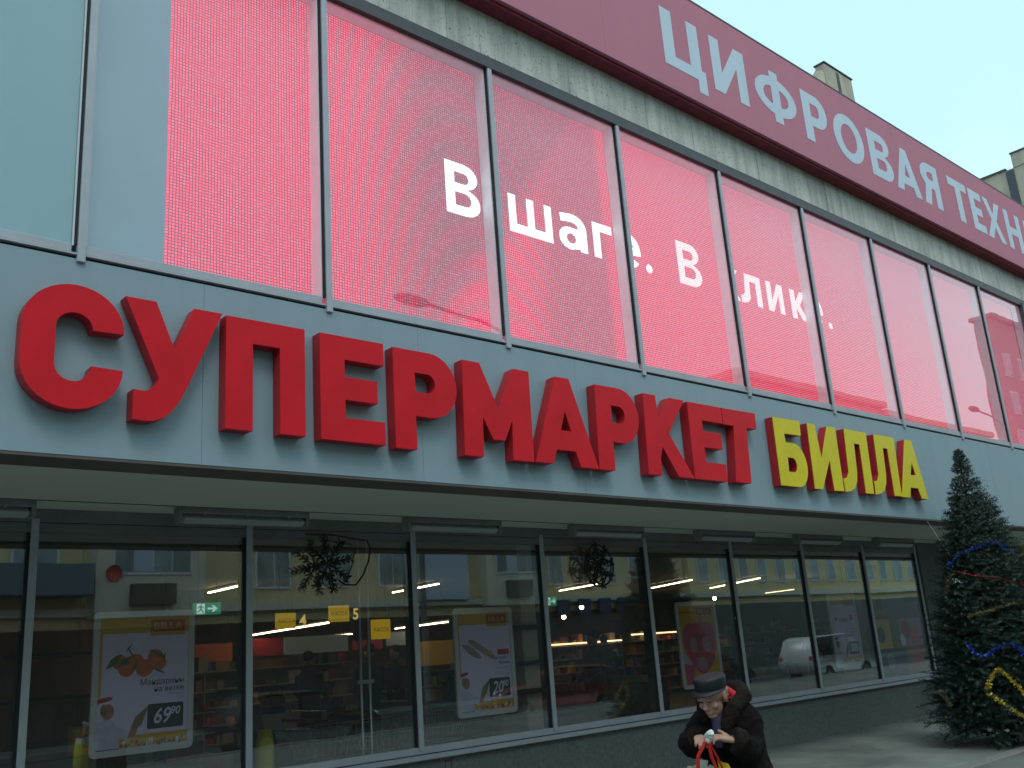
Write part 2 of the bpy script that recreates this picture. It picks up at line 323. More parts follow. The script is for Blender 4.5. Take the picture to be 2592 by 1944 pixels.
def text_flat(body, size, bold=0.0, shear=0.0, squeeze=1.0):
    cu = bpy.data.curves.new('tmp', 'FONT'); cu.body = body; cu.size = size; cu.resolution_u = 3; cu.offset = bold; cu.shear = shear
    ob = bpy.data.objects.new('tmp', cu); me = bpy.data.meshes.new_from_object(ob)
    vs = [(v.co.x * squeeze, v.co.y) for v in me.vertices]; fs = [list(p.vertices) for p in me.polygons]
    bpy.data.objects.remove(ob); bpy.data.curves.remove(cu); bpy.data.meshes.remove(me)
    return vs, fs
def arc(cx, cz, rx, rz, a0, a1, n=10):
    return [(cx + rx * math.cos(R(a0 + (a1 - a0) * i / n)), cz + rz * math.sin(R(a0 + (a1 - a0) * i / n))) for i in range(n + 1)]
def rrect(x0, x1, z0, z1, r, n=5):
    return arc(x1 - r, z1 - r, r, r, 0, 90, n) + arc(x0 + r, z1 - r, r, r, 90, 180, n) + arc(x0 + r, z0 + r, r, r, 180, 270, n) + arc(x1 - r, z0 + r, r, r, 270, 360, n)
def glyph(ch, x0, x1, z0, z1, s, t=None):
    """block letter outlines; s = upright stroke width, t = bar height"""
    w = x1 - x0; h = z1 - z0; t = t or s * .85; xm = (x0 + x1) / 2; zm = (z0 + z1) / 2
    R_ = [(x0, z0), (x1, z0), (x1, z1), (x0, z1)]
    if ch in 'Пп': return [[(x0, z0), (x0, z1), (x1, z1), (x1, z0), (x1 - s, z0), (x1 - s, z1 - t), (x0 + s, z1 - t), (x0 + s, z0)]]
    if ch in 'Ее' and ch == 'Е' or ch == 'E': return [[(x0, z0), (x0, z1), (x1, z1), (x1, z1 - t), (x0 + s, z1 - t), (x0 + s, zm + t / 2), (x1 - w * .09, zm + t / 2), (x1 - w * .09, zm - t / 2), (x0 + s, zm - t / 2), (x0 + s, z0 + t), (x1, z0 + t), (x1, z0)]]
    if ch == 'Р' or ch == 'P':
        rb = h * .33; c = z1 - rb; rx = min(w - s * .9, rb * 1.05)
        return [[(x0, z0), (x0, z1)] + [(x1 - rx, z1)] + arc(x1 - rx, c, rx, rb, 90, -90, 12)[1:] + [(x0 + s, c - rb), (x0 + s, z0)],
                [(x0 + s, c + rb - t)] + arc(x1 - rx - s * .05, c, max(rx - s, s * .35), rb - t, 90, -90, 10) + [(x0 + s, c - rb + t)]]
    if ch == 'В' or ch == 'B' or ch == 'в':
        r1 = h * .26; r2 = h * .28; c1 = z1 - r1; c2 = z0 + r2; k = (c1 - r1 + c2 + r2) / 2
        rx1 = min(w * .5, r1 * 1.2); rx2 = min(w * .5, r2 * 1.2)
        return [[(x0, z0), (x0, z1), (x1 - rx1 - w * .05, z1)] + arc(x1 - rx1 - w * .05, (z1 + k) / 2, rx1, (z1 - k) / 2, 90, -75, 10)[1:] + arc(x1 - rx2, (k + z0) / 2, rx2, (k - z0) / 2, 75, -90, 10),
                [(x0 + s, z1 - t)] + arc(x1 - rx1 - w * .05, (z1 - t + k + t / 2) / 2, max(rx1 - s, s * .3), (z1 - k) / 2 - t * .75, 90, -90, 8) + [(x0 + s, k + t / 2)],
                [(x0 + s, k - t / 2)] + arc(x1 - rx2, (k - t / 2 + z0 + t) / 2, max(rx2 - s, s * .3), (k - z0) / 2 - t * .75, 90, -90, 8) + [(x0 + s, z0 + t)]]
    if ch in 'ОO0о': return [arc(xm, zm, w / 2, h / 2, 0, 360, 32)[:-1], arc(xm, zm, w / 2 - s, h / 2 - t, 0, 360, 28)[:-1]]
    if ch in 'Ии': return [[(x0, z0), (x0, z1), (x0 + s, z1), (x0 + s, z0 + h * .38), (x1 - s * 1.05, z1), (x1, z1), (x1, z0), (x1 - s, z0), (x1 - s, z1 - h * .38), (x0 + s * 1.05, z0)]]
    if ch == 'Н': return [[(x0, z0), (x0, z1), (x0 + s, z1), (x0 + s, zm + t / 2), (x1 - s, zm + t / 2), (x1 - s, z1), (x1, z1), (x1, z0), (x1 - s, z0), (x1 - s, zm - t / 2), (x0 + s, zm - t / 2), (x0 + s, z0)]]
    if ch in 'ТT': return [[(xm - s / 2, z0), (xm - s / 2, z1 - t), (x0, z1 - t), (x0, z1), (x1, z1), (x1, z1 - t), (xm + s / 2, z1 - t), (xm + s / 2, z0)]]
    if ch == 'г': return [[(x0, z0), (x0, z1), (x1, z1), (x1, z1 - t), (x0 + s, z1 - t), (x0 + s, z0)]]
    if ch == 'Ц': return [[(x0, z0), (x0, z1), (x0 + s, z1), (x0 + s, z0 + t), (x1 - s * 1.35, z0 + t), (x1 - s * 1.35, z1), (x1 - s * .35, z1), (x1 - s * .35, z0 + t), (x1, z0 + t), (x1, z0 - h * .22), (x1 - s * .8, z0 - h * .22), (x1 - s * .8, z0)]]
    if ch in 'Хx': 
        a = s * 1.15
        return [[(x0, z0), (xm - a * .5, zm), (x0 + w * .03, z1), (x0 + w * .03 + a, z1), (xm, zm + h * .16), (x1 - w * .03 - a, z1), (x1 - w * .03, z1), (xm + a * .5, zm), (x1, z0), (x1 - a, z0), (xm, zm - h * .17), (x0 + a, z0)]]
    if ch == 'А' or ch == 'A':
        a = s * 1.02; tp = w * .11
        return [[(x0, z0), (xm - tp, z1), (xm + tp, z1), (x1, z0), (x1 - a, z0), (x1 - a - w * .055, z0 + h * .17), (x0 + a + w * .055, z0 + h * .17), (x0 + a, z0)],
                [(xm - w * .095, z0 + h * .17 + t), (xm, z1 - h * .33), (xm + w * .095, z0 + h * .17 + t)]]
    if ch == 'М': return [[(x0, z0), (x0 + w * .03, z1), (x0 + w * .03 + s, z1), (xm, z1 - h * .46), (x1 - w * .03 - s, z1), (x1 - w * .03, z1), (x1, z0), (x1 - s, z0), (x1 - s - w * .01, z1 - h * .55), (xm + w * .08, z0 + h * .19), (xm - w * .08, z0 + h * .19), (x0 + s + w * .01, z1 - h * .55), (x0 + s, z0)]]
    if ch in 'Кк': 
        a = s * 1.15
        return [[(x0, z0), (x0, z1), (x0 + s, z1), (x0 + s, zm + h * .09), (x1 - a, z1), (x1 - w * .02, z1), (x0 + s + w * .28, zm), (x1, z0), (x1 - a, z0), (x0 + s, zm - h * .10), (x0 + s, z0)]]
    if ch == 'Я':
        rb = h * .29; c = z1 - rb; rx = w * .48
        return [[(x1, z0), (x1, z1), (x0 + rx, z1)] + arc(x0 + rx, c, rx, rb, 90, 235, 10)[1:] + [(x0, z0), (x0 + s * 1.05, z0), (xm, c - rb), (x1 - s, c - rb), (x1 - s, z0)],
                [(x1 - s, c + rb - t)] + arc(x0 + rx + s * .1, c, max(rx - s, s * .3), rb - t, 90, 270, 10) + [(x1 - s, c - rb + t)]]
    if ch == 'Ф':
        b0 = z0 + h * .14; b1 = z1 - h * .12; c = (b0 + b1) / 2; rz = (b1 - b0) / 2; q = s / 2
        o = [(xm - q, z0), (xm + q, z0)] + arc(xm, c, w / 2, rz, -90 + math.degrees(q / (w / 2)), 90 - math.degrees(q / (w / 2)), 16) + [(xm + q, z1), (xm - q, z1)] + arc(xm, c, w / 2, rz, 90 + math.degrees(q / (w / 2)), 270 - math.degrees(q / (w / 2)), 16)
        hr = [(xm + q, c + rz - t)] + arc(xm + q, c, w / 2 - s - q, rz - t, 80, -80, 10) + [(xm + q, c - rz + t)]
        hl = [(xm - q, c + rz - t)] + arc(xm - q, c, w / 2 - s - q, rz - t, 100, 260, 10) + [(xm - q, c - rz + t)]
        return [o, hr, hl]
    if ch == 'Л' or ch == 'л': return [[(x0 + w * .26, z1), (x1, z1), (x1, z0), (x1 - s, z0), (x1 - s, z1 - t), (x0 + w * .26 + s * .85, z1 - t)] + [(x0 + w * .26 + s * .75, z0 + h * .34)] + arc(x0 + w * .06, z0 + h * .28, w * .26 + s * .55, h * .28, 0, -90, 7)[1:] + [(x0, z0), (x0, z0 + t), (x0 + w * .09, z0 + t + h * .01), (x0 + w * .2, z0 + h * .36)]]
    if ch == 'Б':
        k = z0 + h * .655; rz = (k - z0) / 2; rx = w * .44
        return [[(x0, z0), (x0, z1), (x1 - w * .06, z1), (x1 - w * .06, z1 - t), (x0 + s, z1 - t), (x0 + s, k), (x1 - rx, k)] + arc(x1 - rx, z0 + rz, rx, rz, 90, -90, 14)[1:],
                [(x0 + s, k - t)] + arc(x1 - rx - s * .2, z0 + rz, max(.02, rx - s * .75), rz - t, 90, -90, 8) + [(x0 + s, z0 + t)]]
    if ch == 'С': 
        rx = w / 2; rz = min(h / 2, rx * .95); ix = rx - s; iz = max(rz - t, .03)
        return [arc(xm, z1 - rz, rx, rz, 0, 180, 16) + arc(xm, z0 + rz, rx, rz, 180, 360, 16) + arc(xm, z0 + rz, ix, iz, 360, 180, 12) + arc(xm, z1 - rz, ix, iz, 180, 0, 12)]
    if ch == 'У': return [[(x0, z1), (x0 + s * 1.05, z1), (xm, z0 + h * .60), (x1 - s * 1.02, z1), (x1, z1), (x0 + w * .60, z0 + h * .2)] + arc(x0 + w * .26, z0 + h * .22, w * .33, h * .22, -5, -90, 6) + [(x0 + w * .1, z0), (x0 + w * .1, z0 + t), (x0 + w * .22, z0 + t)] + [(x0 + w * .33, z0 + h * .29), (x0 + w * .35, z0 + h * .34)]]
    if ch == 'ш': return [[(x0, z0), (x0, z1), (x0 + s, z1), (x0 + s, z0 + t), (xm - s / 2, z0 + t), (xm - s / 2, z1), (xm + s / 2, z1), (xm + s / 2, z0 + t), (x1 - s, z0 + t), (x1 - s, z1), (x1, z1), (x1, z0)]]
    if ch == 'а':
        return [[(x1, z0), (x1 - s, z0), (x1 - s, z0 + h * .06)] + arc(x0 + w * .38, z0 + h * .30, w * .38, h * .31, -60, -270, 12) + [(x1 - s, z0 + h * .60)] + arc(x0 + w * .45, z1 - h * .32, w * .45 - s * .8, h * .32 - t, 0, 90, 6) + [(x0 + w * .1, z1 - t * 1.2), (x0 + w * .06, z1 - t * .25)] + arc(x0 + w * .5, z1 - h * .36, w * .5, h * .36, 95, 0, 8),
                arc(x0 + w * .43, z0 + h * .30, w * .17, h * .14, 0, 360, 14)[:-1]]
    if ch == 'е': return [arc(xm, zm, w / 2, h / 2, -40, -360, 24) + [(x1, zm - t * .4), (x0 + s, zm - t * .4)] + arc(xm, zm, w / 2 - s, h / 2 - t, 200, 300, 8), arc(xm, zm + t * .35, w / 2 - s, h / 2 - t * 1.3, 10, 170, 8)]
    if ch == '.': return [arc(xm, z0 + w / 2, w / 2, w / 2, 0, 360, 16)[:-1]]
    if ch == 'I': return [R_]
    if ch == 'L': return [[(x0, z0), (x0, z1), (x0 + s, z1), (x0 + s, z0 + t), (x1, z0 + t), (x1, z0)]]
    return [R_]
def copy_tree(o, parent=None):
    c = o.copy(); col.objects.link(c); c.parent = parent
    for ch in list(o.children): copy_tree(ch, c)
    return c

# ------------------------------------------------------------------ ground
def sheet(name, x0, x1, y0, y1, z, m, kind='structure', nx=1, ny=1):
    b = MB(); vs = [(x0 + (x1 - x0) * i / nx, y0 + (y1 - y0) * j / ny, z) for j in range(ny + 1) for i in range(nx + 1)]
    b.add(vs, [(j * (nx + 1) + i, j * (nx + 1) + i + 1, (j + 1) * (nx + 1) + i + 1, (j + 1) * (nx + 1) + i) for j in range(ny) for i in range(nx)], m)
    return tag(b.build(name), kind=kind)
sheet('ground', -400, 500, -400, 400, -.40, 'asphalt')
b = MB(); b.box((-30, -8.9, -.36), (120, -1.10, 0), 'pave_out'); tag(b.build('pavement'), kind='structure')
b = MB(); b.box((-30, -.90, -.36), (120, 2.54, -.006), 'pave'); tag(b.build('canopy_pavement'), kind='structure')
kr = empty('kerb_line', (0, 0, 0)); tag(kr, kind='structure')
for i in range(40):
    b = MB(); x = -4 + i; dz = random.uniform(-.004, .004); b.cbox((x + .006, -1.095, -.36), (x + .994, -.905, .012 + dz), 'kerb', .01); b.build('kerb_stone', kr)
b = MB(); b.box((-30, -9.12, -.36), (120, -8.905, .02), 'kerb'); tag(b.build('street_kerb'), kind='structure')
b = MB(); b.box((-60, -22.0, -.38), (140, -19.0, -.22), 'pave_out'); tag(b.build('far_pavement'), kind='structure')

rl = random.Random(21); m_ = MB()
for i in range(60):
    x = rl.uniform(9, 19); y = rl.uniform(-.8, 2.3); a = rl.uniform(0, 3.1); w_ = rl.uniform(.01, .035); h_ = rl.uniform(.006, .02)
    c_, s_ = math.cos(a), math.sin(a); m_.add([(x + c_ * w_, y + s_ * w_, .001), (x - s_ * h_, y + c_ * h_, .006), (x - c_ * w_, y - s_ * w_, .002), (x + s_ * h_, y - c_ * h_, .001)], [(0, 1, 2, 3)], rl.choice(['white', 'bark', 'p_yellow', 'dark', 'white']))
tag(m_.build('litter'), kind='stuff', label='scattered small litter on the pavement beneath the canopy')
# ------------------------------------------------------------------ shop building
S = 1.969; UX0 = 1.973; LX0 = 2.428; REC = 2.323
ZB = 4.487; ZT = 7.50
bld = empty('shop_building', (0, 0, 0), 'grey two storey shop building with a glazed upper floor and a recessed shopfront', 'building')
X0, X1 = -6.0, 52.0
# fascia panels, 2 mm proud joints
joints = [X0, -3.0, -1.05, .9, 2.87, 4.842, 6.81, 8.78, 10.75, 12.72, 14.69, 16.66, 18.63, 20.6, 22.5, 24.5, 28.5, 34.5, 42.5, X1]
for a, c in zip(joints[:-1], joints[1:]):
    b = MB(); b.cbox((a + .0008, random.uniform(0, .0012), 3.081), (c - .0008, .05, 4.462), 'fascia', .0012); b.build('fascia_panel', bld)
b = MB(); b.box((X0, .052, 3.10), (X1, .12, 4.46), 'seam'); b.build('fascia_backing', bld)
b = MB(); b.box((X0, .004, 3.060), (X1, .34, 3.079), 'soffit_dark'); b.build('soffit_edge_strip', bld)
for i, (a, c) in enumerate(zip(joints[:-1], joints[1:])):
    b = MB(); b.box((a + .001, .343, 3.094), (c - .001, 1.80, 3.12), 'soffit'); b.build('soffit_board', bld)
b = MB(); b.box((X0, 1.815, 3.105), (X1, REC + .02, 3.15), 'soffit'); b.box((X0, 1.801, 3.088), (X1, 1.814, 3.15), 'soffit_dark'); b.build('inner_soffit', bld)
b = MB(); b.box((X0, .12, 3.151), (X1, 20.3, 3.30), 'soffit'); b.build('floor_slab', bld)
# ledge above the fascia
b = MB(); b.box((X0, .03, 4.464), (X1, .22, 4.487), 'gasket'); b.build('ledge_gap_shadow', bld)  # near-black strip painted in as the shadow line under the ledge
b = MB()
b.box((X0, -.012, 4.487), (X1, .20, 4.50), 'alu'); b.build('ledge', bld)
# upper windows
def upper_bay(i):
    x0 = UX0 + i * S; x1 = x0 + S
    w = MB(); w.cbox((x0 + .032, -.004, 4.502), (x1 - .062, .03, 4.565), 'alu', .003); win = w.build('upper_window', bld)
    w = MB(); w.box((x0 + .03, .014, 4.566), (x1 - .045, .020, ZT), 'glass_up'); w.build('window_pane', win)
    # deep white reveal: right-hand side board, underside board at the head
    w = MB(); w.box((x1 - .052, .026, 4.566), (x1 - .040, .168, ZT), 'reveal'); w.box((x0 + .034, .026, 4.566), (x0 + .046, .168, ZT), 'reveal'); w.build('side_reveal', win)
    w = MB(); w.box((x0 + .047, .026, ZT - .012), (x1 - .053, .168, ZT), 'reveal'); w.build('head_reveal', win)
    return win
for i in range(-4, 10): upper_bay(i)
upper_bay(10); upper_bay(11); upper_bay(12)
for i in range(-4, 13):
    if i == 9: continue
    x = UX0 + i * S
    m = MB(); m.cbox((x - .026, -.024, 4.435), (x + .030, .024, ZT + .02), 'alu', .004); mu = m.build('mullion', bld)
    m = MB(); m.box((x - .038, -.004, 4.566), (x - .0265, .030, ZT), 'gasket'); m.build('gasket_strip', mu)
m = MB(); m.box((19.66, -.05, 4.43), (20.25, .3, ZT + .05), 'alu_dark'); m.build('end_column', bld)
m = MB(); m.box((X0, -.030, ZT + .003), (X1, .35, ZT + .045), 'alu_dark'); m.box((X0, -.014, ZT + .047), (X1, .35, ZT + .135), 'alu_dark'); m.box((X0, -.004, ZT + .137), (X1, .35, ZT + .158), 'seam'); m.build('head_rail', bld)
m = MB(); m.box((X0, .175, 4.5), (2.628, .23, ZT), 'blank2'); m.build('blank_board', bld)
m = MB(); m.box((X0, .030, 4.566), (UX0 - .06, .165, ZT - .013), 'blank'); m.build('frosted_panel', bld)
# concrete lintel: board-marked strips with uneven faces
lx = X0
while lx < 40:
    wd = random.uniform(.26, .48); dy = random.uniform(0, .008)
    m = MB(); m.box((lx + .002, .022 + dy, 7.662), (lx + wd - .002, .4, 8.60), 'concrete'); m.build('concrete_board_strip', bld); lx += wd
m = MB(); m.box((X0, .05, 7.60), (X1, .42, 9.4), 'concrete'); m.build('concrete_beam', bld)
m = MB(); m.box((X0, .6, 9.2), (X1, 19.6, 9.5), 'seam'); m.build('roof', bld)
m = MB(); m.box((X0, .235, 3.305), (X1, .42, 4.46), 'seam'); m.box((X0, .5, 4.5), (X1, .62, 9.19), 'seam'); m.box((X0 - .3, .06, -.3), (X0, 19.9, 9.3), 'base'); m.box((X1, .06, -.3), (X1 + .3, 19.9, 9.3), 'base'); m.box((X0, 19.5, 3.31), (X1, 19.9, 9.19), 'base'); m.build('side_and_back_wall', bld)
# ground floor shopfront
ZS, ZH = .735, 2.900
xe = LX0 + 8 * S
m = MB(); m.box((X0, REC + .03, -.1), (19.9, REC + .22, .600), 'base'); m.build('base_wall', bld)
m = MB(); m.cbox((X0, REC - .055, .604), (xe + .05, REC + .2, .655), 'alu', .006); m.build('sill_board', bld)
m = MB(); m.cbox((X0, REC - .015, .664), (xe + .03, REC + .05, ZS), 'alu', .005); m.build('bottom_rail', bld)
m = MB(); m.box((X0, REC - .012, .656), (xe + .02, REC + .1, .6635), 'seam'); m.build('sill_joint', bld)
m = MB(); m.box((X0, REC - .02, 2.99), (X1, REC + .1, 3.104), 'head_paint'); m.box((X0, REC - .008, 2.905), (X1, REC + .1, 2.985), 'head_paint'); m.box((X0, REC + .002, ZH), (X1, REC + .08, 2.904), 'head_paint'); m.build('shopfront_head', bld)
for i in range(-3, 9):
    x = LX0 + i * S
    m = MB(); m.cbox((x - .030, REC - .030, ZS - .04), (x + .034, REC + .05, ZH + .12), 'alu', .004); mu = m.build('shopfront_mullion', bld)
    m = MB(); m.box((x - .052, REC - .012, ZS), (x - .031, REC + .12, ZH), 'gasket'); m.build('gasket_strip', mu)
    if i < 8:
        m = MB(); m.box((x + .036, REC + .012, ZS), (x + S - .053, REC + .020, ZH), 'glass_low'); m.build('shop_window_pane', bld)
m = MB(); m.box((xe + .06, REC - .06, -.05), (19.4, REC + .3, 3.12), 'base'); m.build('end_pier', bld)
# beyond the pier: dark glazed entrance bays
for k in range(7):
    x = 19.45 + k * 1.6
    m = MB(); m.cbox((x, REC + .0, 0), (x + .07, REC + .08, 2.9), 'alu_dark', .004); mu = m.build('entrance_post', bld)
    m = MB(); m.box((x + .071, REC + .03, .08), (x + 1.599, REC + .038, 2.85), 'glass_low'); m.build('entrance_pane', bld)
# shop interior shell
m = MB(); m.box((X0, 2.56, -.05), (X1, 19.4, .10), 'floor'); m.build('shop_floor', bld)
m = MB(); m.box((X0, 2.6, 3.12), (X1, 19.4, 3.15), 'ceil'); m.build('shop_ceiling', bld)
m = MB(); m.box((X0, 19.2, .1), (X1, 19.4, 3.12), 'inwall'); m.box((X0, 2.6, .1), (X0 + .1, 19.2, 3.12), 'brownwall'); m.build('shop_back_wall', bld)
m = MB(); m.box((.5, 7.6, .1), (5.5, 7.9, 2.55), 'brownwall')
for z in (.9, 1.45, 2.0): m.box((.5, 7.45, z), (5.5, 7.59, z + .04), 'brown')
pw = m.build('brown_partition', bld)
# small red paint marks on the base wall
gm = MB()
for spn in glyph('П', 6.70, 6.82, .47, .56, .018, .016) and [glyph('П', 6.70, 6.80, .455, .565, .017, .016), glyph('К', 6.73, 6.82, .32, .42, .017, .016)]:
    gm.poly(spn, REC + .0285, REC + .0295, 'graf')
gm.build('paint_mark', bld)

# ------------------------------------------------------------------ LED screen
led = empty('led_screen', (0, 0, 0), 'long red LED video screen behind the upper windows showing white slogan text', 'video screen')
k = 0; x = 2.632
while x < 19.6:
    x2 = min(x + 1.04, 19.62)
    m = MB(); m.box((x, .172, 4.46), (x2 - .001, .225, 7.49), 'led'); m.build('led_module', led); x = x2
def sc(v): return v * .9881
def sz(v): return 1.65 + (v - 1.65) * .9881
base, xh, capz = 5.865, 6.30, 6.44
ltx = [('В', 5.46, 5.90, capz), ('ш', 6.29, 6.92, xh), ('а', 7.02, 7.46, xh), ('г', 7.57, 7.89, xh), ('е', 7.98, 8.38, xh), ('.', 8.46, 8.57, xh),
       ('В', 9.09, 9.55, capz), ('к', 9.94, 10.36, xh), ('л', 10.38, 10.86, xh), ('и', 11.00, 11.40, xh), ('к', 11.59, 11.98, xh), ('е', 12.03, 12.42, xh), ('.', 12.54, 12.64, xh)]
for ch, a, c, top in ltx:
    m = MB(); s_ = .115 if ch != 'ш' else .105
    m.poly(glyph(ch, sc(a), sc(c), sz(base), sz(top), s_, .10), .1695, .1715, 'led_white' if a < 9 else 'led_white_dim'); m.build('screen_letter', led)

# ------------------------------------------------------------------ big red sign box on the upper facade
sg = empty('roof_sign', (0, -.2, 8.24), 'long faded red fascia sign with pale blue lettering under the roof line', 'sign')
def sg_build(mb, name):
    o = mb.build(name, sg); o.location = (0, .2, -8.24); return o
sj = [-5.0, -1.0, 3.2, 7.6, 11.98, 16.3, 20.7, 25.1, 29.5]
for a, c in zip(sj[:-1], sj[1:]):
    m = MB(); m.cbox((a + .001, -.21, 8.243), (c - .001, -.16, 9.80), 'sign', .002); sg_build(m, 'banner_panel')
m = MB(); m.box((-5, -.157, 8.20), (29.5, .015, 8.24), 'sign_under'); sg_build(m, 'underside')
m = MB(); m.box((-5, -.215, 9.802), (29.5, .05, 9.825), 'alu_dark'); sg_build(m, 'top_trim')
z0, z1 = 8.585, 9.42
for ch, a, c, s_ in [('Ц', 8.73, 9.57, .225), ('И', 9.75, 10.53, .21), ('Ф', 10.74, 11.78, .205), ('Р', 11.97, 12.65, .22), ('О', 12.82, 13.72, .215), ('В', 13.90, 14.63, .225), ('А', 14.71, 15.58, .215), ('Я', 15.70, 16.38, .215),
                     ('Т', 16.80, 17.56, .225), ('Е', 17.66, 18.20, .215), ('Х', 18.26, 19.10, .20), ('Н', 19.26, 20.02, .21), ('И', 20.25, 21.02, .21), ('К', 21.25, 21.95, .21), ('А', 22.02, 22.85, .21)]:
    m = MB(); m.poly(glyph(ch, a, c, z0, z1, s_, .165), -.2135, -.2115, 'sign_letter'); sg_build(m, 'sign_letter')

# ------------------------------------------------------------------ big 3D letters on the fascia
F0, F1 = -.122, -.012
B0, T0 = 3.33, 4.195
def P_(pts): return pts
big = [
 ('С', [arc(1.925, 3.92, .325, .30, 0, 180, 18) + arc(1.925, 3.66, .325, .30, 180, 360, 18) + arc(1.925, 3.665, .118, .118, 360, 180, 14) + arc(1.925, 3.915, .118, .108, 180, 0, 14)], 'red'),
 ('У', [[(2.25, 4.205), (2.465, 4.205), (2.605, 3.87), (2.745, 4.205), (2.96, 4.205), (2.70, 3.60), (2.655, 3.50), (2.60, 3.42), (2.54, 3.365), (2.47, 3.335), (2.40, 3.33), (2.325, 3.335), (2.325, 3.545), (2.40, 3.54), (2.45, 3.56), (2.485, 3.60), (2.50, 3.64)]], 'red'),
 ('П', [[(2.99, 3.335), (2.99, 4.20), (3.645, 4.20), (3.645, 3.335), (3.43, 3.335), (3.43, 4.01), (3.205, 4.01), (3.205, 3.335)]], 'red'),
 ('Е', [[(3.78, 3.33), (3.78, 4.20), (4.385, 4.20), (4.385, 4.005), (4.005, 4.005), (4.005, 3.86), (4.315, 3.86), (4.315, 3.67), (4.005, 3.67), (4.005, 3.52), (4.38, 3.52), (4.38, 3.33)]], 'red'),
 ('Р', [[(4.48, 3.32), (4.48, 4.19), (4.85, 4.19)] + arc(4.86, 3.90, .29, .29, 88, -90, 16) + [(4.695, 3.61), (4.695, 3.32)], [(4.70, 3.995)] + arc(4.83, 3.91, .085, .085, 90, -90, 10) + [(4.70, 3.825)]], 'red'),
 ('М', [[(5.205, 3.315), (5.23, 4.19), (5.43, 4.19), (5.625, 3.78), (5.84, 4.19), (6.04, 4.19), (6.025, 3.315), (5.77, 3.315), (5.79, 3.69), (5.685, 3.485), (5.545, 3.485), (5.435, 3.68), (5.42, 3.315)]], 'red'),
 ('А', [[(6.05, 3.32), (6.385, 4.19), (6.575, 4.19), (6.895, 3.31), (6.645, 3.31), (6.59, 3.46), (6.335, 3.46), (6.275, 3.32)], [(6.41, 3.655), (6.485, 3.85), (6.55, 3.655)]], 'red'),
 ('Р', [[(6.905, 3.31), (6.945, 4.185), (7.29, 4.185)] + arc(7.29, 3.895, .285, .29, 88, -90, 16) + [(7.145, 3.605), (7.135, 3.31)], [(7.16, 3.99)] + arc(7.28, 3.90, .08, .09, 90, -90, 10) + [(7.16, 3.81)]], 'red'),
 ('К', [[(7.645, 3.31), (7.685, 4.185), (7.885, 4.185), (7.90, 3.93), (8.12, 4.185), (8.375, 4.185), (8.05, 3.78), (8.405, 3.31), (8.14, 3.31), (7.92, 3.62), (7.87, 3.50), (7.865, 3.31)]], 'red'),
 ('Е', [[(8.415, 3.31), (8.43, 4.18), (9.045, 4.18), (9.05, 3.99), (8.665, 3.99), (8.66, 3.865), (8.985, 3.865), (8.985, 3.68), (8.65, 3.68), (8.65, 3.51), (9.01, 3.51), (9.0, 3.31)]], 'red'),
 ('Т', [[(9.165, 3.32), (9.26, 3.985), (9.065, 3.985), (9.06, 4.18), (9.73, 4.185), (9.72, 3.99), (9.515, 3.985), (9.465, 3.32)]], 'red'),
 ('Б', [[(10.08, 3.335), (10.10, 4.185), (10.695, 4.19), (10.68, 4.0), (10.305, 3.995), (10.31, 3.885), (10.50, 3.885)] + arc(10.48, 3.61, .245, .275, 85, -90, 14), [(10.31, 3.695)] + arc(10.42, 3.605, .075, .09, 90, -90, 8) + [(10.29, 3.515)]], 'yellow'),
 ('И', [[(10.83, 3.335), (10.87, 4.185), (11.05, 4.185), (11.095, 3.74), (11.35, 4.19), (11.55, 4.19), (11.525, 3.34), (11.29, 3.335), (11.285, 3.74), (11.01, 3.335)]], 'yellow'),
 ('Л', [[(11.78, 4.20), (12.355, 4.20), (12.30, 3.345), (12.09, 3.345), (12.13, 4.015), (11.985, 4.015), (11.94, 3.62), (11.90, 3.49), (11.82, 3.40), (11.70, 3.35), (11.56, 3.335), (11.56, 3.51), (11.66, 3.53), (11.72, 3.60)]], 'yellow'),
 ('Л', [[(12.57, 4.20), (13.14, 4.20), (13.075, 3.35), (12.88, 3.35), (12.90, 4.02), (12.77, 4.02), (12.73, 3.64), (12.69, 3.51), (12.61, 3.41), (12.49, 3.36), (12.35, 3.34), (12.36, 3.52), (12.46, 3.54), (12.52, 3.62)]], 'yellow'),
 ('А', [[(13.08, 3.345), (13.47, 4.205), (13.67, 4.205), (13.885, 3.35), (13.68, 3.35), (13.615, 3.495), (13.395, 3.495), (13.325, 3.345)], [(13.455, 3.68), (13.56, 3.87), (13.62, 3.69)]], 'yellow'),
]
pos_words = {0: 'first letter of the red word', 1: 'second letter, right of the С', 2: 'third letter, right of the У', 3: 'fourth letter, between П and Р', 4: 'fifth letter, between Е and М', 5: 'middle of the red word', 6: 'between М and the second Р',
             7: 'second Р of the red word, after the А', 8: 'between the second Р and the second Е', 9: 'second Е of the red word, before the Т', 10: 'last letter of the red word', 11: 'first letter of the yellow word', 12: 'second letter of the yellow word',
             13: 'first of the two Л letters', 14: 'second of the two Л letters', 15: 'last yellow letter, by the tree top'}
for i, (ch, sp, colr) in enumerate(big):
    xs = [p[0] for p in sp[0]]; xc = (min(xs) + max(xs)) / 2
    L = empty('sign_letter', (xc, 0, B0), f'{"red" if colr == "red" else "yellow faced"} block letter {ch} on the grey fascia, {pos_words[i]}', 'sign letter', 'large raised letters on the fascia')
    sp2 = [[(x - xc, z - B0) for x, z in q] for q in sp]
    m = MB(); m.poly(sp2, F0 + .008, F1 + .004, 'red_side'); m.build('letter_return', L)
    m = MB(); m.poly(sp2, F0, F0 + .0075, colr, 'red' if colr == 'red' else 'yellow'); m.build('letter_face', L)
    m = MB(); zc = (B0 + .45) - B0
    for px, pz in ((sp2[0][0][0] * .6, .2), (sp2[0][0][0] * .6, .7)): pass

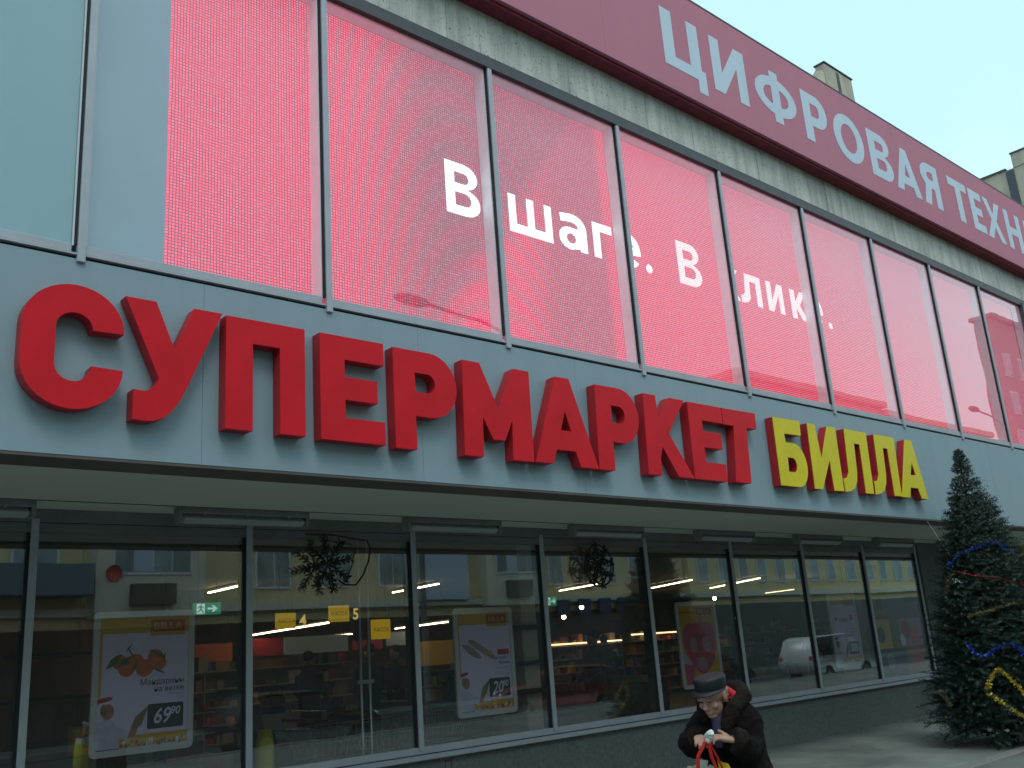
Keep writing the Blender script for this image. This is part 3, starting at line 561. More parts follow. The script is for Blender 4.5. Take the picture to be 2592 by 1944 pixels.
# ------------------------------------------------------------------ roof blocks beyond the sign
ch = empty('chimney_block', (17.6, 2.3, 9.5), 'small rendered chimney block standing above the middle of the red roof sign', 'chimney')
m = MB(); m.cbox((-.15, -.3, 0), (.99, -.08, 3.76), 'parapet', .015); m.box((.30, -.306, .2), (.42, -.301, 3.7), 'seam'); m.build('shaft', ch)
m = MB(); m.box((-.17, -.32, 3.761), (1.01, -.06, 3.79), 'roofm'); m.build('cap', ch)
ch.location = (17.60, 2.3, 9.5)
v = empty('roof_vent', (17.2, 2.9, 9.5), 'low rounded roof vent beside the chimney block', 'vent')
m = MB(); m.tube([(0, 0, 0), (0, 0, 3.42), (0, 0, 3.50)], [.11, .11, .06], 'parapet', 12); m.build('pipe', v)
v.location = (17.22, 2.05, 9.5)
wing = empty('tall_wing', (31.5, 3, 0), 'taller sand coloured wing with stepped parapet rising behind the right end of the sign', 'building')
m = MB(); m.box((0, -.55, 0), (9, 9, 15.55), 'parapet'); m.build('wall', wing)
for (ya, yb, zz) in ((.42, 9, 15.56), (-.55, .16, 16.02)):
    m = MB(); m.box((-.03, ya, 15.551), (9, yb, zz), 'parapet'); m.box((-.06, ya - .03, zz + .001), (9.02, yb + .02, zz + .05), 'roofm'); m.build('parapet_block', wing)
m = MB(); m.box((-.035, .165, 11), (-.004, .415, 15.5), 'seam'); m.build('downpipe_recess', wing)

# ------------------------------------------------------------------ lights under the soffit
def fixture(x0, x1, label):
    f = empty('ceiling_light', ((x0 + x1) / 2, 1.915, 3.075), label, 'light fitting', 'unlit tube fittings under the canopy'); h = (x1 - x0) / 2
    m = MB(); m.cbox((-h, -.07, -.035), (h, .07, .03), 'fixture', .01); m.build('housing', f)
    m = MB(); m.cbox((-h + .02, -.068, -.115), (h - .02, .068, -.0355), 'diffuser', .035); m.build('diffuser', f)
    for s_ in (-1, 1):
        m = MB(); m.cbox((s_ * (h + .004), -.074, -.12), (s_ * (h - .03), .0745, .0285), 'fixture', .012); m.build('end_cap', f)
    for q in (-.5, 0, .5):
        m = MB(); m.box((q * h * 1.3 - .012, -.075, -.05), (q * h * 1.3 + .012, -.071, -.02), 'shelf'); m.build('clip', f)
nm = ['cut off by the left edge, above the brown interior', 'above the mandarin poster bay', 'above the pane left of the meat poster', 'above the pane right of the meat poster', 'above the apple poster', 'above the reflected white van', 'above the poster nearest the tree', 'closest to the fir tree']
for i in range(8):
    xa = 3.50 + (i - 1) * 2.50
    fixture(xa, xa + 1.30, 'unlit tube light under the canopy, ' + nm[i])

# ------------------------------------------------------------------ wire snowflakes over two panes
def snowflake(cx, cz, y, w, label, rings):
    o = empty('snowflake_decoration', (cx, y, cz), label, 'decoration', 'unlit wire snowflakes at the shopfront head')
    rnd = random.Random(int(cx * 10)); m = MB()
    for k in range(8):
        t = k * math.pi / 4 + .2; d = Vector((math.cos(t), 0, math.sin(t)))
        m.tube([d * .02, d * w], .008, 'wire', 6)
        for f in (.35, .55, .75, .92):
            for sgn in (-1, 1):
                t2 = t + sgn * .75; m.tube([d * w * f, d * w * f + Vector((math.cos(t2), 0, math.sin(t2))) * w * .24], .008, 'wire', 5)
        for f in [q / 9 for q in range(2, 10)]:
            p = d * w * f
            for _ in range(3):
                e = Vector((rnd.uniform(-1, 1), rnd.uniform(-.6, .6), rnd.uniform(-1, 1))).normalized() * .05
                m.tube([p, p + e], .006, 'wire', 4)
    m.build('wire_arms', o)
    if rings:
        m = MB()
        for (rx, rz, rr) in ((0, 0, w * .98), (-w * .45, -.02, w * .38), (w * .45, -.02, w * .38), (0, -w * .45, w * .4), (0, w * .4, w * .38)):
            m.tube([(rx + rr * math.cos(q * math.pi / 12), 0, rz + rr * math.sin(q * math.pi / 12)) for q in range(25)], .011, 'wire', 5)
        m.build('ring_wires', o)
snowflake(5.22, 2.64, 2.20, .27, 'bushy dark wire snowflake over the pane left of the double steel poles', False)
snowflake(9.24, 2.63, 2.20, .27, 'ringed dark wire snowflake over the pane right of the meat poster', True)
m = MB(); pts = []
for (x, z) in [(4.95, 2.93), (5.25, 2.93), (5.50, 2.90), (5.68, 2.88), (5.72, 2.80), (5.69, 2.66), (5.62, 2.52), (5.53, 2.42), (5.40, 2.42), (5.32, 2.47)]: pts.append((x, 2.18, z))
m.tube(pts, .009, 'cable', 6); tag(m.build('hanging_cable'), 'thin black cable looping down beside the bushy snowflake', 'cable')

# ------------------------------------------------------------------ posters behind the glass
def tprint(m, body, x, z, size, mt, y, right=False, bold=.0, shear=0., squeeze=1.):
    vs, fs = text_flat(body, size, bold, shear, squeeze)
    if right: x -= max(v[0] for v in vs)
    m.add([(x + a, y, z + c) for a, c in vs], fs, mt)
def logo(m, x0, x1, z0, z1, y):
    m.poly([[(x0, z0), (x1, z0), (x1, z1), (x0, z1)]], y, y, 'p_red'); h = z1 - z0; w = (x1 - x0)
    a = x0 + w * .08; lw = w * .84 / 5.1
    for i, (chh, ww) in enumerate(zip('BILLA', (1.05, .5, .85, .85, 1.2))):
        m.poly(glyph(chh, a, a + lw * ww, z0 + h * .2, z1 - h * .2, lw * .36, h * .13), y - .001, y - .001, 'p_yellow'); a += lw * (ww + .14)
def poster(x0, x1, z0, z1, y, label, kind):
    o = empty('poster_frame', ((x0 + x1) / 2, y, z0), label, 'poster', 'white framed posters hanging behind the glass')
    W = (x1 - x0); H = z1 - z0; fr = .055
    m = MB(); m.poly([rrect(-W / 2, W / 2, 0, H, .05), rrect(-W / 2 + fr, W / 2 - fr, fr, H - fr, .008, 2)], -.016, .012, 'white'); m.build('frame', o)
    m = MB(); m.box((-W / 2 + fr - .01, -.004, fr - .01), (W / 2 - fr + .01, .008, H - fr + .01), 'paper'); m.build('sheet', o)
    l, r_, bt, tp = -W / 2 + fr, W / 2 - fr, fr, H - fr; w = r_ - l; h = tp - bt; y = -.0055
    X = lambda f: l + w * f
    Z = lambda f: bt + h * f
    m = MB()
    rect = lambda a, c, d, e, mt, yy=y: m.poly([[(X(a), Z(d)), (X(c), Z(d)), (X(c), Z(e)), (X(a), Z(e))]], yy, yy, mt)
    ell = lambda cx, cz, rx, rz, mt, yy, ang=0: m.add([(X(cx) + w * (rx * math.cos(t) * math.cos(ang) - rz * math.sin(t) * math.sin(ang)), yy, Z(cz) + w * (rx * math.cos(t) * math.sin(ang) + rz * math.sin(t) * math.cos(ang))) for t in [q * math.pi / 10 for q in range(20)]], [list(range(20))], mt)
    leaf = lambda xa, za, xb, zb, wd, mt, yy: m.add([(X(xa), yy, Z(za)), (X((xa + xb) / 2 + wd), yy, Z((za + zb) / 2 - wd * .7)), (X(xb), yy, Z(zb)), (X((xa + xb) / 2 - wd), yy, Z((za + zb) / 2 + wd * .7))], [(0, 1, 2, 3)], mt)
    if kind != 'apple':
        rect(0, 1, .875, 1.0, 'p_yellow'); rect(0, .035, .34, .874, 'p_yellow')
        logo(m, X(.56), X(.955), Z(.882), Z(.975), y - .001); rect(.555, .96, .85, .8815, 'p_yellow', y - .0005)
        # printed cook in the corner
        ell(.10, .12, .13, .15, 'p_cook', y - .001); rect(0, .24, 0, .13, 'p_cook', y - .0012); rect(0, .25, -.0, .006, 'p_dark', y - .0016)
        ell(.10, .345, .085, .05, 'p_white', y - .0018); ell(.08, .375, .085, .025, 'p_red', y - .0022, .2); ell(.115, .285, .068, .082, 'p_skin', y - .002); ell(.07, .30, .035, .06, 'p_fish', y - .0026)
        ell(.27, .115, .12, .05, 'p_cook', y - .0014, -.5)
        leaf(.34, .085, .56, .31, .04, 'p_fish', y - .003); leaf(.33, .07, .45, .15, .03, 'p_skin', y - .0034)
        rect(.245, 1, .005, .095, 'p_yellow', y - .001)
        rr = random.Random(int(x0 * 7))
        for q in range(26): ell(.27 + q * .028, rr.uniform(.012, .05), rr.uniform(.008, .02), rr.uniform(.01, .03), rr.choice(['p_red', 'p_green', 'p_grey', 'p_orange', 'p_white']), y - .002)
        price = {'mandarin': '69', 'meat': '20', 'small': '00'}[kind]
        m.poly([rrect(X(.545), X(.955), Z(.125), Z(.315), .02)], y - .002, y - .002, 'p_dark')
        if kind != 'small':
            tprint(m, price, X(.605), Z(.165), .185, 'p_white', y - .004, bold=.003, shear=.25, squeeze=.85)
            tprint(m, '90', X(.80), Z(.225), .095, 'p_white', y - .004, bold=.0015, shear=.2, squeeze=.95)
        else:
            rect(.61, .89, .16, .28, 'p_grey', y - .003)
    if kind == 'mandarin':
        for (a, c, e) in ((.22, .655, .085), (.30, .60, .09), (.40, .655, .085), (.50, .60, .10), (.62, .68, .09), (.66, .635, .085)):
            ell(a, c, e, e * .95, 'p_orange', y - .001 - a * .002)
        for (a, c, d, e, wd) in ((.07, .60, .25, .72, .03), (.30, .78, .42, .63, .03), (.20, .61, .35, .70, .03), (.36, .57, .42, .66, .02), (.54, .73, .72, .68, .05), (.56, .60, .74, .55, .03), (.28, .72, .36, .80, .008), (.33, .80, .31, .81, .008), (.74, .72, .70, .64, .01), (.70, .66, .78, .58, .008)):
            leaf(a, c, d, e, wd, 'p_green', y - .004 - wd * .01)
        tprint(m, 'Мандарины', X(.955), Z(.465), .072, 'p_dark', y - .002, True); tprint(m, 'на ветке', X(.955), Z(.408), .068, 'p_dark', y - .002, True)
        tprint(m, 'Испания', X(.955), Z(.375), .036, 'p_grey', y - .002, True); tprint(m, '1 кг', X(.955), Z(.340), .036, 'p_grey', y - .002, True)
    if kind == 'meat':
        for q in range(5): ell(.34 + .05 * q, .665 - .022 * q, .17, .045, 'p_meat', y - .001 - q * .0003, -.45)
        for q in range(3): ell(.20 + .05 * q, .63 - .03 * q, .14, .04, 'p_meat', y - .003 - q * .0003, -.4)
        ell(.60, .575, .035, .04, 'p_yellow', y - .005)
        m.poly([rrect(X(.74), X(.97), Z(.55), Z(.61), .012)], y - .002, y - .002, 'p_red')
        tprint(m, 'Пангасиус', X(.97), Z(.505), .058, 'p_dark', y - .002, True); tprint(m, 'белый', X(.97), Z(.455), .058, 'p_dark', y - .002, True)
        tprint(m, 'мороженый', X(.97), Z(.41), .038, 'p_grey', y - .002, True); tprint(m, '1 кг', X(.97), Z(.375), .042, 'p_grey', y - .002, True); tprint(m, 'глазурь', X(.97), Z(.34), .045, 'p_grey', y - .002, True)
    if kind == 'small':
        ell(.17, .66, .05, .05, 'p_red', y - .001); ell(.80, .67, .07, .06, 'p_orange', y - .001); ell(.48, .64, .2, .05, 'p_meat', y - .001)
        for q in range(3): rect(.55, .93, .50 - q * .05, .515 - q * .05, 'p_grey', y - .001)
    if kind == 'apple':
        rect(0, 1, 0, 1, 'p_yellow'); rect(.03, .40, .90, .93, 'p_orange', y - .001); logo(m, X(.50), X(.93), Z(.88), Z(.965), y - .001)
        apple = arc(X(.36), Z(.62), w * .30, w * .22, 170, 60, 8) + arc(X(.70), Z(.62), w * .27, w * .22, 120, 0, 8) + [(X(.97), Z(.50)), (X(.93), Z(.36)), (X(.80), Z(.22)), (X(.62), Z(.13)), (X(.50), Z(.11)), (X(.34), Z(.18)), (X(.18), Z(.32)), (X(.07), Z(.48))]
        m.poly([apple], y - .001, y - .001, 'p_pink')
        leaf(.30, .83, .50, .76, .03, 'p_pink', y - .002); leaf(.52, .76, .66, .84, .03, 'p_pink', y - .002)
        m.poly([[(X(.02), Z(.34)), (X(.30), Z(.24)), (X(.24), Z(0)), (X(.04), Z(0))]], y - .002, y - .002, 'p_pink')
        ell(.33, .50, .10, .14, 'p_meat', y - .003); ell(.68, .50, .11, .13, 'p_meat', y - .003); ell(.52, .25, .13, .12, 'p_meat', y - .003); rect(.2, .75, .36, .385, 'p_red', y - .004)
        m.poly([[(X(0), Z(.44)), (X(.02), Z(.44)), (X(.22), Z(.27)), (X(.2), Z(.24)), (X(0), Z(.27))]], y - .004, y - .004, 'p_grey')
    m.build('print', o)
poster(3.015, 3.935, 1.01, 2.235, 2.50, 'framed mandarin poster priced 69 90, behind the second pane', 'mandarin')
poster(7.025, 7.925, .955, 2.165, 2.50, 'framed poster with pale fish fillets priced 20 90, mid shopfront', 'meat')
poster(11.04, 11.97, .955, 2.15, 2.50, 'framed yellow poster with a big pink apple, behind the person in the cap', 'apple')
poster(15.10, 16.0, .99, 2.21, 2.50, 'framed pale poster behind the pane with the reflected van, nearest the tree', 'small')
# stickers on the last bay by the tree
st = empty('window_stickers', (17.2, 2.36, .8), 'patchwork of yellow, green and red shop stickers covering the last pane', 'stickers')
m = MB()
for (a, c, d, e, mt) in ((-.93, -.42, 1.45, 1.98, 'p_yellow'), (-.41, .30, 1.35, 1.98, 'p_green'), (.31, .82, 1.2, 1.98, 'p_dark'), (-.93, -.3, .98, 1.44, 'p_green'), (-.3, .82, .93, 1.34, 'awning'), (-.93, -.35, .42, .92, 'p_yellow'), (-.34, -.05, .42, .92, 'p_green'), (-.04, .82, .42, .92, 'p_meat'), (-.93, .1, -.03, .41, 'scarf_blue'), (.11, .82, -.03, .41, 'brownwall')):
    m.poly([[(a, d), (c, d), (c, e), (a, e)]], 0, .002, mt)
logo(m, -.88, -.48, 1.62, 1.88, -.003)
for (a, c, rr_, mt) in ((-.72, .66, .14, 'needle2'), (.2, .72, .16, 'p_red'), (.5, .62, .14, 'p_orange'), (.05, .55, .1, 'p_white'), (.5, .2, .15, 'p_red'), (-.5, .2, .14, 'awning'), (-.6, 1.2, .12, 'needle')):
    m.poly([arc(a, c, rr_, rr_, 0, 360, 16)[:-1]], -.003, -.001, mt)
m.build('sticker_sheet', st)

# ------------------------------------------------------------------ inside the shop
def tube_light(a, c, label, dim=False, hang=True):
    a = Vector(a); c = Vector(c); o = empty('tube_light', a, label, 'ceiling lamp', 'lit tube lamps inside the shop'); d = c - a
    n = 4 if d.length > 3 else 2
    m = MB(); m.tube([Vector((0, 0, .035)), d + Vector((0, 0, .035))], .03, 'shelf', 6); m.build('batten', o)
    for q in range(n):
        m = MB(); m.tube([d * ((q + .02) / n), d * ((q + .98) / n)], .018, 'tube_dim' if dim else 'tube', 6); m.build('tube', o)
    if hang:
        m = MB()
        for f in (.1, .9): p = d * f; m.tube([p + Vector((0, 0, .06)), Vector((p.x, p.y, 3.12 - a.z))], .004, 'cable', 4)
        m.build('hanger', o)
tube_light((7.70, 10.5, 3.05), (7.64, 9.1, 3.05), 'short lit tube above the exit sign with the running man', hang=False)
tube_light((12.22, 11.2, 3.05), (11.98, 9.2, 3.05), 'lit tube seen right of the bushy snowflake', hang=False)
tube_light((17.68, 11.6, 3.05), (17.21, 9.8, 3.05), 'lit tube ending at the ringed snowflake', hang=False)
tube_light((20.94, 11.3, 3.05), (19.74, 8.9, 3.05), 'lit tube above the apple poster', hang=False)
tube_light((24.15, 11.7, 3.05), (22.25, 8.6, 3.05), 'lit tube right of the apple poster', hang=False)
tube_light((31.3, 14.6, 3.05), (30.75, 13.0, 3.05), 'dim lit tube deep in the shop right of the apple poster', True, hang=False)
tube_light((34.8, 13.9, 3.05), (33.25, 11.8, 3.05), 'dim lit tube over the poster nearest the tree', True, hang=False)
tube_light((9.74, 12.95, 2.35), (9.06, 8.6, 2.35), 'long low lit tube row beneath the till number four')
tube_light((13.34, 16.9, 2.35), (13.71, 15.2, 2.35), 'low lit tube row farther back under the till number five')
tube_light((13.5, 13.0, 2.35), (13.1, 10.4, 2.35), 'low lit tube row beside the mullion left of the fish poster')
tube_light((5.15, 7.35, 2.01), (5.75, 7.37, 2.01), 'short lit tube in the brown area on the left', hang=False)
def wedge_sign(x, y, z, w, h, num, label, lit='k_yellow'):
    o = empty('till_sign', (x, y, z), label, 'sign', 'yellow till signs hanging over the checkouts')
    m = MB(); m.cbox((-w, -.02, 0), (0, .02, h), lit, .004); m.build('sign_box', o)
    m = MB(); tprint(m, 'КАССА', -w + .03, h * .38, .085, 'p_dark', -.0225); m.build('sign_word', o)
    m = MB(); m.tube([(-w * .2, 0, h), (-w * .2, 0, 3.12 - z)], .005, 'cable', 4); m.tube([(-w * .8, 0, h), (-w * .8, 0, 3.12 - z)], .005, 'cable', 4); m.build('hanger', o)
    if num:
        m = MB(); tprint(m, num, .06, h * .12, .24, 'num_yellow', -.021, bold=.006); m.build('number', o)
wedge_sign(7.51, 7.0, 2.21, .33, .23, '4', 'yellow hanging till sign with the number 4 beside it')
wedge_sign(8.46, 7.0, 2.28, .36, .25, '5', 'yellow till sign with the number 5')
wedge_sign(9.24, 7.0, 1.98, .36, .31, None, 'yellow till sign without a number right of the steel poles')
m = MB(); yd = empty('till_sign', (5.42, 6.6, 2.22), 'small bright yellow sign peeking above the mandarin poster', 'sign', 'yellow till signs hanging over the checkouts')
m.poly([[(-.42, 0), (.05, 0), (.05, .14), (-.28, .14)]], -.02, .02, 'k_yellow'); m.build('sign_box', yd); m = MB(); m.tube([(-.1, 0, .14), (-.1, 0, .9)], .005, 'cable', 4); m.build('hanger', yd)
def exit_sign(x, y, z, w, h, label):
    o = empty('exit_sign', (x, y, z), label, 'exit sign', 'green exit signs in the shop')
    m = MB(); m.cbox((0, -.012, 0), (w, .03, h), 'exit_green', .003); m.build('sign_body', o)
    m = MB(); q = w * .1; y = -.0135
    m.poly([[(q, h * .08), (q + w * .30, h * .08), (q + w * .30, h * .92), (q, h * .92)]], y, y, 'exit_white')
    y2 = -.0150; k = w / .33
    def pl(pts): m.poly([[(q + a * w * .30, h * (.08 + c * .84)) for a, c in pts]], y2, y2, 'exit_green')
    pl([(.50, .98), (.62, .98), (.62, .84), (.50, .84)]); pl([(.38, .80), (.58, .84), (.62, .50), (.40, .45)])
    pl([(.40, .80), (.14, .66), (.10, .48), (.18, .47), (.24, .60), (.42, .70)]); pl([(.56, .76), (.90, .62), (.88, .54), (.56, .64)])
    pl([(.40, .48), (.62, .50), (.78, .28), (.92, .06), (.80, .02), (.60, .26), (.44, .36)]); pl([(.38, .48), (.48, .40), (.30, .16), (.02, .14), (.02, .24), (.24, .28)])
    a0 = w * .50
    m.poly([[(a0, h * .42), (a0 + w * .22, h * .42), (a0 + w * .15, h * .22), (a0 + w * .23, h * .22), (a0 + w * .38, h * .5), (a0 + w * .23, h * .78), (a0 + w * .15, h * .78), (a0 + w * .22, h * .58), (a0, h * .58)]], y, y, 'exit_white')
    m.build('pictogram', o); m = MB()
    m.tube([(w * .15, 0, h), (w * .15, 0, 3.12 - z)], .004, 'cable', 4); m.tube([(w * .85, 0, h), (w * .85, 0, 3.12 - z)], .004, 'cable', 4); m.build('hanger', o)
exit_sign(4.80, 4.5, 2.305, .33, .135, 'green exit sign with running man and arrow right of the mandarin poster')
exit_sign(11.84, 6.0, 2.36, .27, .15, 'green exit sign seen past the mullion right of the fish poster')
pp = empty('steel_pole_pair', (5.90, 2.62, .1), 'pair of slim steel poles clamped together behind the third pane', 'poles')
for dx in (-.055, .055):
    m = MB(); m.tube([(dx, 0, 0), (dx, 0, 2.9)], .014, 'steel', 10); m.build('pole', pp)
m = MB(); m.box((-.10, -.02, 1.32), (.10, .02, 1.36), 'steel'); m.build('clamp', pp)
cl = empty('shop_column', (9.0, 3.45, .1), 'pale square column inside the shop right of the fish poster', 'column')
m = MB(); m.cbox((-.28, -.25, 0), (.10, .25, 3.02), 'palewall', .01); m.build('shaft', cl)
for z in (1.0, 1.35, 1.8): m = MB(); m.box((-.55, -.35, z), (.05, -.26, z + .06), 'dark'); m.build('bracket', cl)
sp = 0
for (x, y, z, mt) in ((14.2, 9, 2.42, 'spot'), (15.6, 9.4, 2.3, 'spot'), (16.3, 9.5, 2.5, 'spot'), (12.1, 8, 2.2, 'spot'), (18.3, 9.2, 2.6, 'spot'), (21.5, 9.6, 2.62, 'spot'), (13.0, 9, 2.33, 'spot'), (24.8, 9.0, 2.62, 'spot')):
    o = empty('spot_lamp', (x, y, z), ['small lit spot lamp over the food counter, lowest left', 'small lit spot lamp over the food counter, near its middle', 'bright spot lamp over the food counter, right of the middle', 'spot lamp beside the fish poster', 'small spot lamp left of the apple poster', 'spot lamp just right of the apple poster', 'small spot lamp between fish poster and counter', 'brightest spot lamp, above the reflected white van'][sp], 'spot lamp', 'lit spot lamps in the shop'); sp += 1
    m = MB(); m.ball((0, 0, 0), .05 if x < 24 else .09, mt, 10, 6); m.build('bulb', o); m = MB(); m.tube([(0, 0, .05), (0, 0, 3.12 - z)], .006, 'cable', 4); m.tube([(0, 0, .03), (0, 0, .12)], [.06, .03], 'alu_dark', 8); m.build('holder', o)
# wall banners at the back
bn = 0
for (x0, x1, z0, z1, mt) in ((8.0, 9.0, 1.85, 2.2, 'p_orange'), (9.3, 10.1, 1.9, 2.25, 'p_red'), (10.15, 11.7, 1.9, 2.25, 'ad'), (11.8, 12.6, 1.9, 2.1, 'p_red'), (12.7, 13.4, 1.95, 2.25, 'ad'), (13.5, 16.4, 1.45, 2.0, 'p_yellow')):
    o = empty('shop_banner', (x0, 12.2, z0), ['orange hanging banner at the left of the tills', 'red banner beside the pale blue one', 'pale blue banner behind the till number four', 'short red banner behind the till number five', 'small pale banner left of the steel poles', 'long yellow shelf banner behind the steel poles'][bn], 'banner', 'banners over the shelves'); bn += 1
    m = MB(); m.cbox((0, 0, 0), (x1 - x0, .04, z1 - z0), mt, .005); m.build('panel', o); m = MB(); m.tube([(.1, .02, z1 - z0), (.1, .02, 3.12 - z0)], .006, 'cable', 4); m.tube([(x1 - x0 - .1, .02, z1 - z0), (x1 - x0 - .1, .02, 3.12 - z0)], .006, 'cable', 4); m.build('hanger', o)
# shelving with goods
def shelving(x, y, w, z1, rz, label, seed, glow=False):
    o = empty('shelf_unit', (x, y, .1), label, 'shelf', 'shelves stocked with goods', rz); rr = random.Random(seed)
    m = MB()
    lv = [.15, .5, .85, 1.2, 1.55, 1.9]; lv = [q for q in lv if q < z1]
    for q in lv: m.box((0, 0, q), (w, .45, q + .025), 'shelf')
    for q in (0, w - .03): m.box((q, .42, 0), (q + .03, .46, z1), 'shelf')
    m.box((.03, .445, .1), (w - .03, .455, z1), 'inwall'); m.build('rack', o)
    vs = []; fs = []; cs = []
    pal = [(.5, .05, .03), (.55, .35, .03), (.1, .22, .05), (.45, .4, .3), (.06, .1, .3), (.5, .18, .03), (.3, .05, .05), (.6, .55, .45), (.2, .1, .04)]
    for q in lv:
        xx = .04
        while xx < w - .12:
            ww = rr.choice([.07, .1, .14, .22, .3]) * rr.uniform(.8, 1.2); hh = rr.uniform(.08, .29); c = rr.choice(pal); kk = rr.uniform(.15, 1); c = tuple(v * kk for v in c); dd = rr.uniform(.02, .25)
            if rr.random() < .2: xx += ww; continue
            o0 = len(vs); a, bb = (xx, dd, q + .026), (xx + ww * .93, .4, q + .026 + hh)
            vs += [(a[0], a[1], a[2]), (bb[0], a[1], a[2]), (bb[0], bb[1], a[2]), (a[0], bb[1], a[2]), (a[0], a[1], bb[2]), (bb[0], a[1], bb[2]), (bb[0], bb[1], bb[2]), (a[0], bb[1], bb[2])]
            for f in [(0, 3, 2, 1), (4, 5, 6, 7), (0, 1, 5, 4), (1, 2, 6, 5), (2, 3, 7, 6), (3, 0, 4, 7)]: fs.append([o0 + i for i in f])
            cs += [c] * 8; xx += ww
    me = bpy.data.meshes.new('goods'); me.from_pydata(vs, [], fs); at = me.color_attributes.new('col', 'FLOAT_COLOR', 'POINT')
    for i, c in enumerate(cs): at.data[i].color = (*c, 1)
    me.materials.append(M['product']); g = link(bpy.data.objects.new('goods', me), o); g['kind'] = 'stuff'
    if glow:
        m = MB(); m.box((.05, -.03, z1 - .02), (w - .05, .05, z1 + .02), 'counter_glow'); m.build('lit_canopy', o)
shelving(8.6, 12.8, 3.6, 1.75, 0, 'shelf of goods under the red and blue banners', 1)
shelving(12.5, 12.8, 3.6, 1.5, 0, 'shelf of goods behind the steel poles', 2)
shelving(16.8, 12.6, 4.2, 1.62, 0, 'brightly lit food counter in the middle of the shop', 3, True)
shelving(21.4, 12.6, 3.4, 1.75, 0, 'second lit food counter right of the first', 4, True)
shelving(25.5, 12.4, 4.0, 1.6, 0, 'shelf of goods behind the apple poster', 5)
shelving(30.0, 12.0, 5.0, 1.9, 0, 'long shelf of goods farthest to the right', 6)
shelving(1.0, 7.0, 1.9, 1.3, 0, 'shelf of goods against the brown partition', 7)
shelving(5.7, 10.8, 2.3, 1.6, 0, 'shelf of goods past the right end of the brown partition', 8)
def till(x, y, label):
    o = empty('checkout_counter', (x, y, .1), label, 'checkout', 'checkout counters')
    m = MB(); m.cbox((0, 0, 0), (.55, 2.0, .82), 'brown', .02); m.build('body', o); m = MB(); m.box((.05, .05, .821), (.40, 1.95, .84), 'dark'); m.build('belt', o)
    m = MB(); m.cbox((.12, 1.2, .841), (.42, 1.4, 1.15), 'dark', .02); m.cbox((.45, .3, .821), (.54, 1.9, .95), 'steel', .01); m.build('till_screen', o)
for i, x in enumerate((6.6, 8.2, 9.8, 11.6, 13.4)):
    till(x, 5.2, ['leftmost checkout counter under the number four', 'checkout counter under the number five', 'checkout counter right of the steel poles', 'checkout counter behind the fish poster', 'rightmost checkout counter beyond the column'][i])
bk = empty('shopping_basket', (6.1, 5.0, .92), 'pale red and white shopping basket on the ledge left of the steel poles', 'basket')
m = MB(); m.add([(-.22, -.15, 0), (.22, -.15, 0), (.22, .15, 0), (-.22, .15, 0), (-.27, -.18, .17), (.27, -.18, .17), (.27, .18, .17), (-.27, .18, .17)], [(0, 3, 2, 1), (0, 1, 5, 4), (1, 2, 6, 5), (2, 3, 7, 6), (3, 0, 4, 7)], 'white'); m.build('tub', bk)
m = MB(); m.tube([(-.22, 0, .17), (-.15, 0, .28), (.15, 0, .28), (.22, 0, .17)], .012, 'p_red', 6); m.build('handle', bk)
m = MB(); m.cbox((5.8, 4.8, .1), (6.5, 5.15, .915), 'brown', .01); tag(m.build('low_cabinet'), 'low brown cabinet carrying the shopping basket', 'cabinet')
yb = empty('yellow_bin', (5.05, 3.25, .1), 'tall yellow bin behind the sill of the third pane', 'bin')
m = MB(); m.tube([(0, 0, 0), (0, 0, .80), (0, 0, .93)], [.10, .095, .07], 'bag_yellow', 14); m.build('bin_body', yb)
os_ = empty('orange_stand', (1.7, 2.9, .1), 'orange product stand at the bottom left corner behind the glass', 'stand')
m = MB(); m.cbox((-.5, 0, 0), (.62, .4, 1.02), 'p_orange', .01); m.build('stand_body', os_)
bx = empty('yellow_carton', (3.08, 2.95, 1.02), 'yellow green carton half hidden behind the mandarin poster', 'carton')
m = MB(); m.cbox((-.03, 0, 0), (.25, .2, .24), 'p_yellow', .01); m.poly([arc(.07, .12, .05, .06, 0, 360, 16)[:-1]], -.003, -.001, 'p_green'); m.build('box', bx)
m = MB(); m.cbox((2.5, 2.9, .1), (3.3, 3.3, 1.018), 'brown', .01); tag(m.build('low_shelf'), 'low brown shelf under the yellow carton', 'shelf')
def cart(x, y, rz, label):
    o = empty('shopping_cart', (x, y, .1), label, 'shopping cart', 'shopping carts behind the glass', rz); m = MB()
    for z, s_ in ((.55, .8), (.72, .92), (.88, 1.0)): m.tube([(-.4 * s_, -.25 * s_, z), (.4 * s_, -.25 * s_, z), (.4 * s_, .25 * s_, z), (-.4 * s_, .25 * s_, z), (-.4 * s_, -.25 * s_, z)], .007, 'steel', 5)
    for q in range(9):
        t = -.4 + q * .1
        for s_ in (-1, 1): m.tube([(t * .8, s_ * .2, .55), (t, s_ * .25, .88)], .005, 'steel', 4)
    for q in range(5):
        t = -.2 + q * .1
        for s_ in (-1, 1): m.tube([(s_ * .32, t * .8, .55), (s_ * .4, t, .88)], .005, 'steel', 4)
    m.build('basket', o); m = MB(); m.tube([(-.35, -.2, .55), (-.3, -.2, .12), (.35, -.2, .12)], .012, 'steel', 6); m.tube([(-.35, .2, .55), (-.3, .2, .12), (.35, .2, .12)], .012, 'steel', 6); m.build('chassis', o)
    m = MB(); m.tube([(-.45, -.25, .98), (-.45, .25, .98)], .016, 'p_red', 8); m.build('handle', o)
    for sx in (-.3, .35):
        for sy in (-.2, .2):
            m = MB(); m.tube([(sx, sy - .012, .055), (sx, sy + .012, .055)], .055, 'tyre', 10); m.build('wheel', o)
cart(6.0, 3.55, .1, 'leftmost wire shopping cart below the tills'); cart(6.75, 3.6, .1, 'wire shopping cart behind the steel poles'); cart(7.5, 3.65, .1, 'third wire shopping cart, partly behind the fish poster')
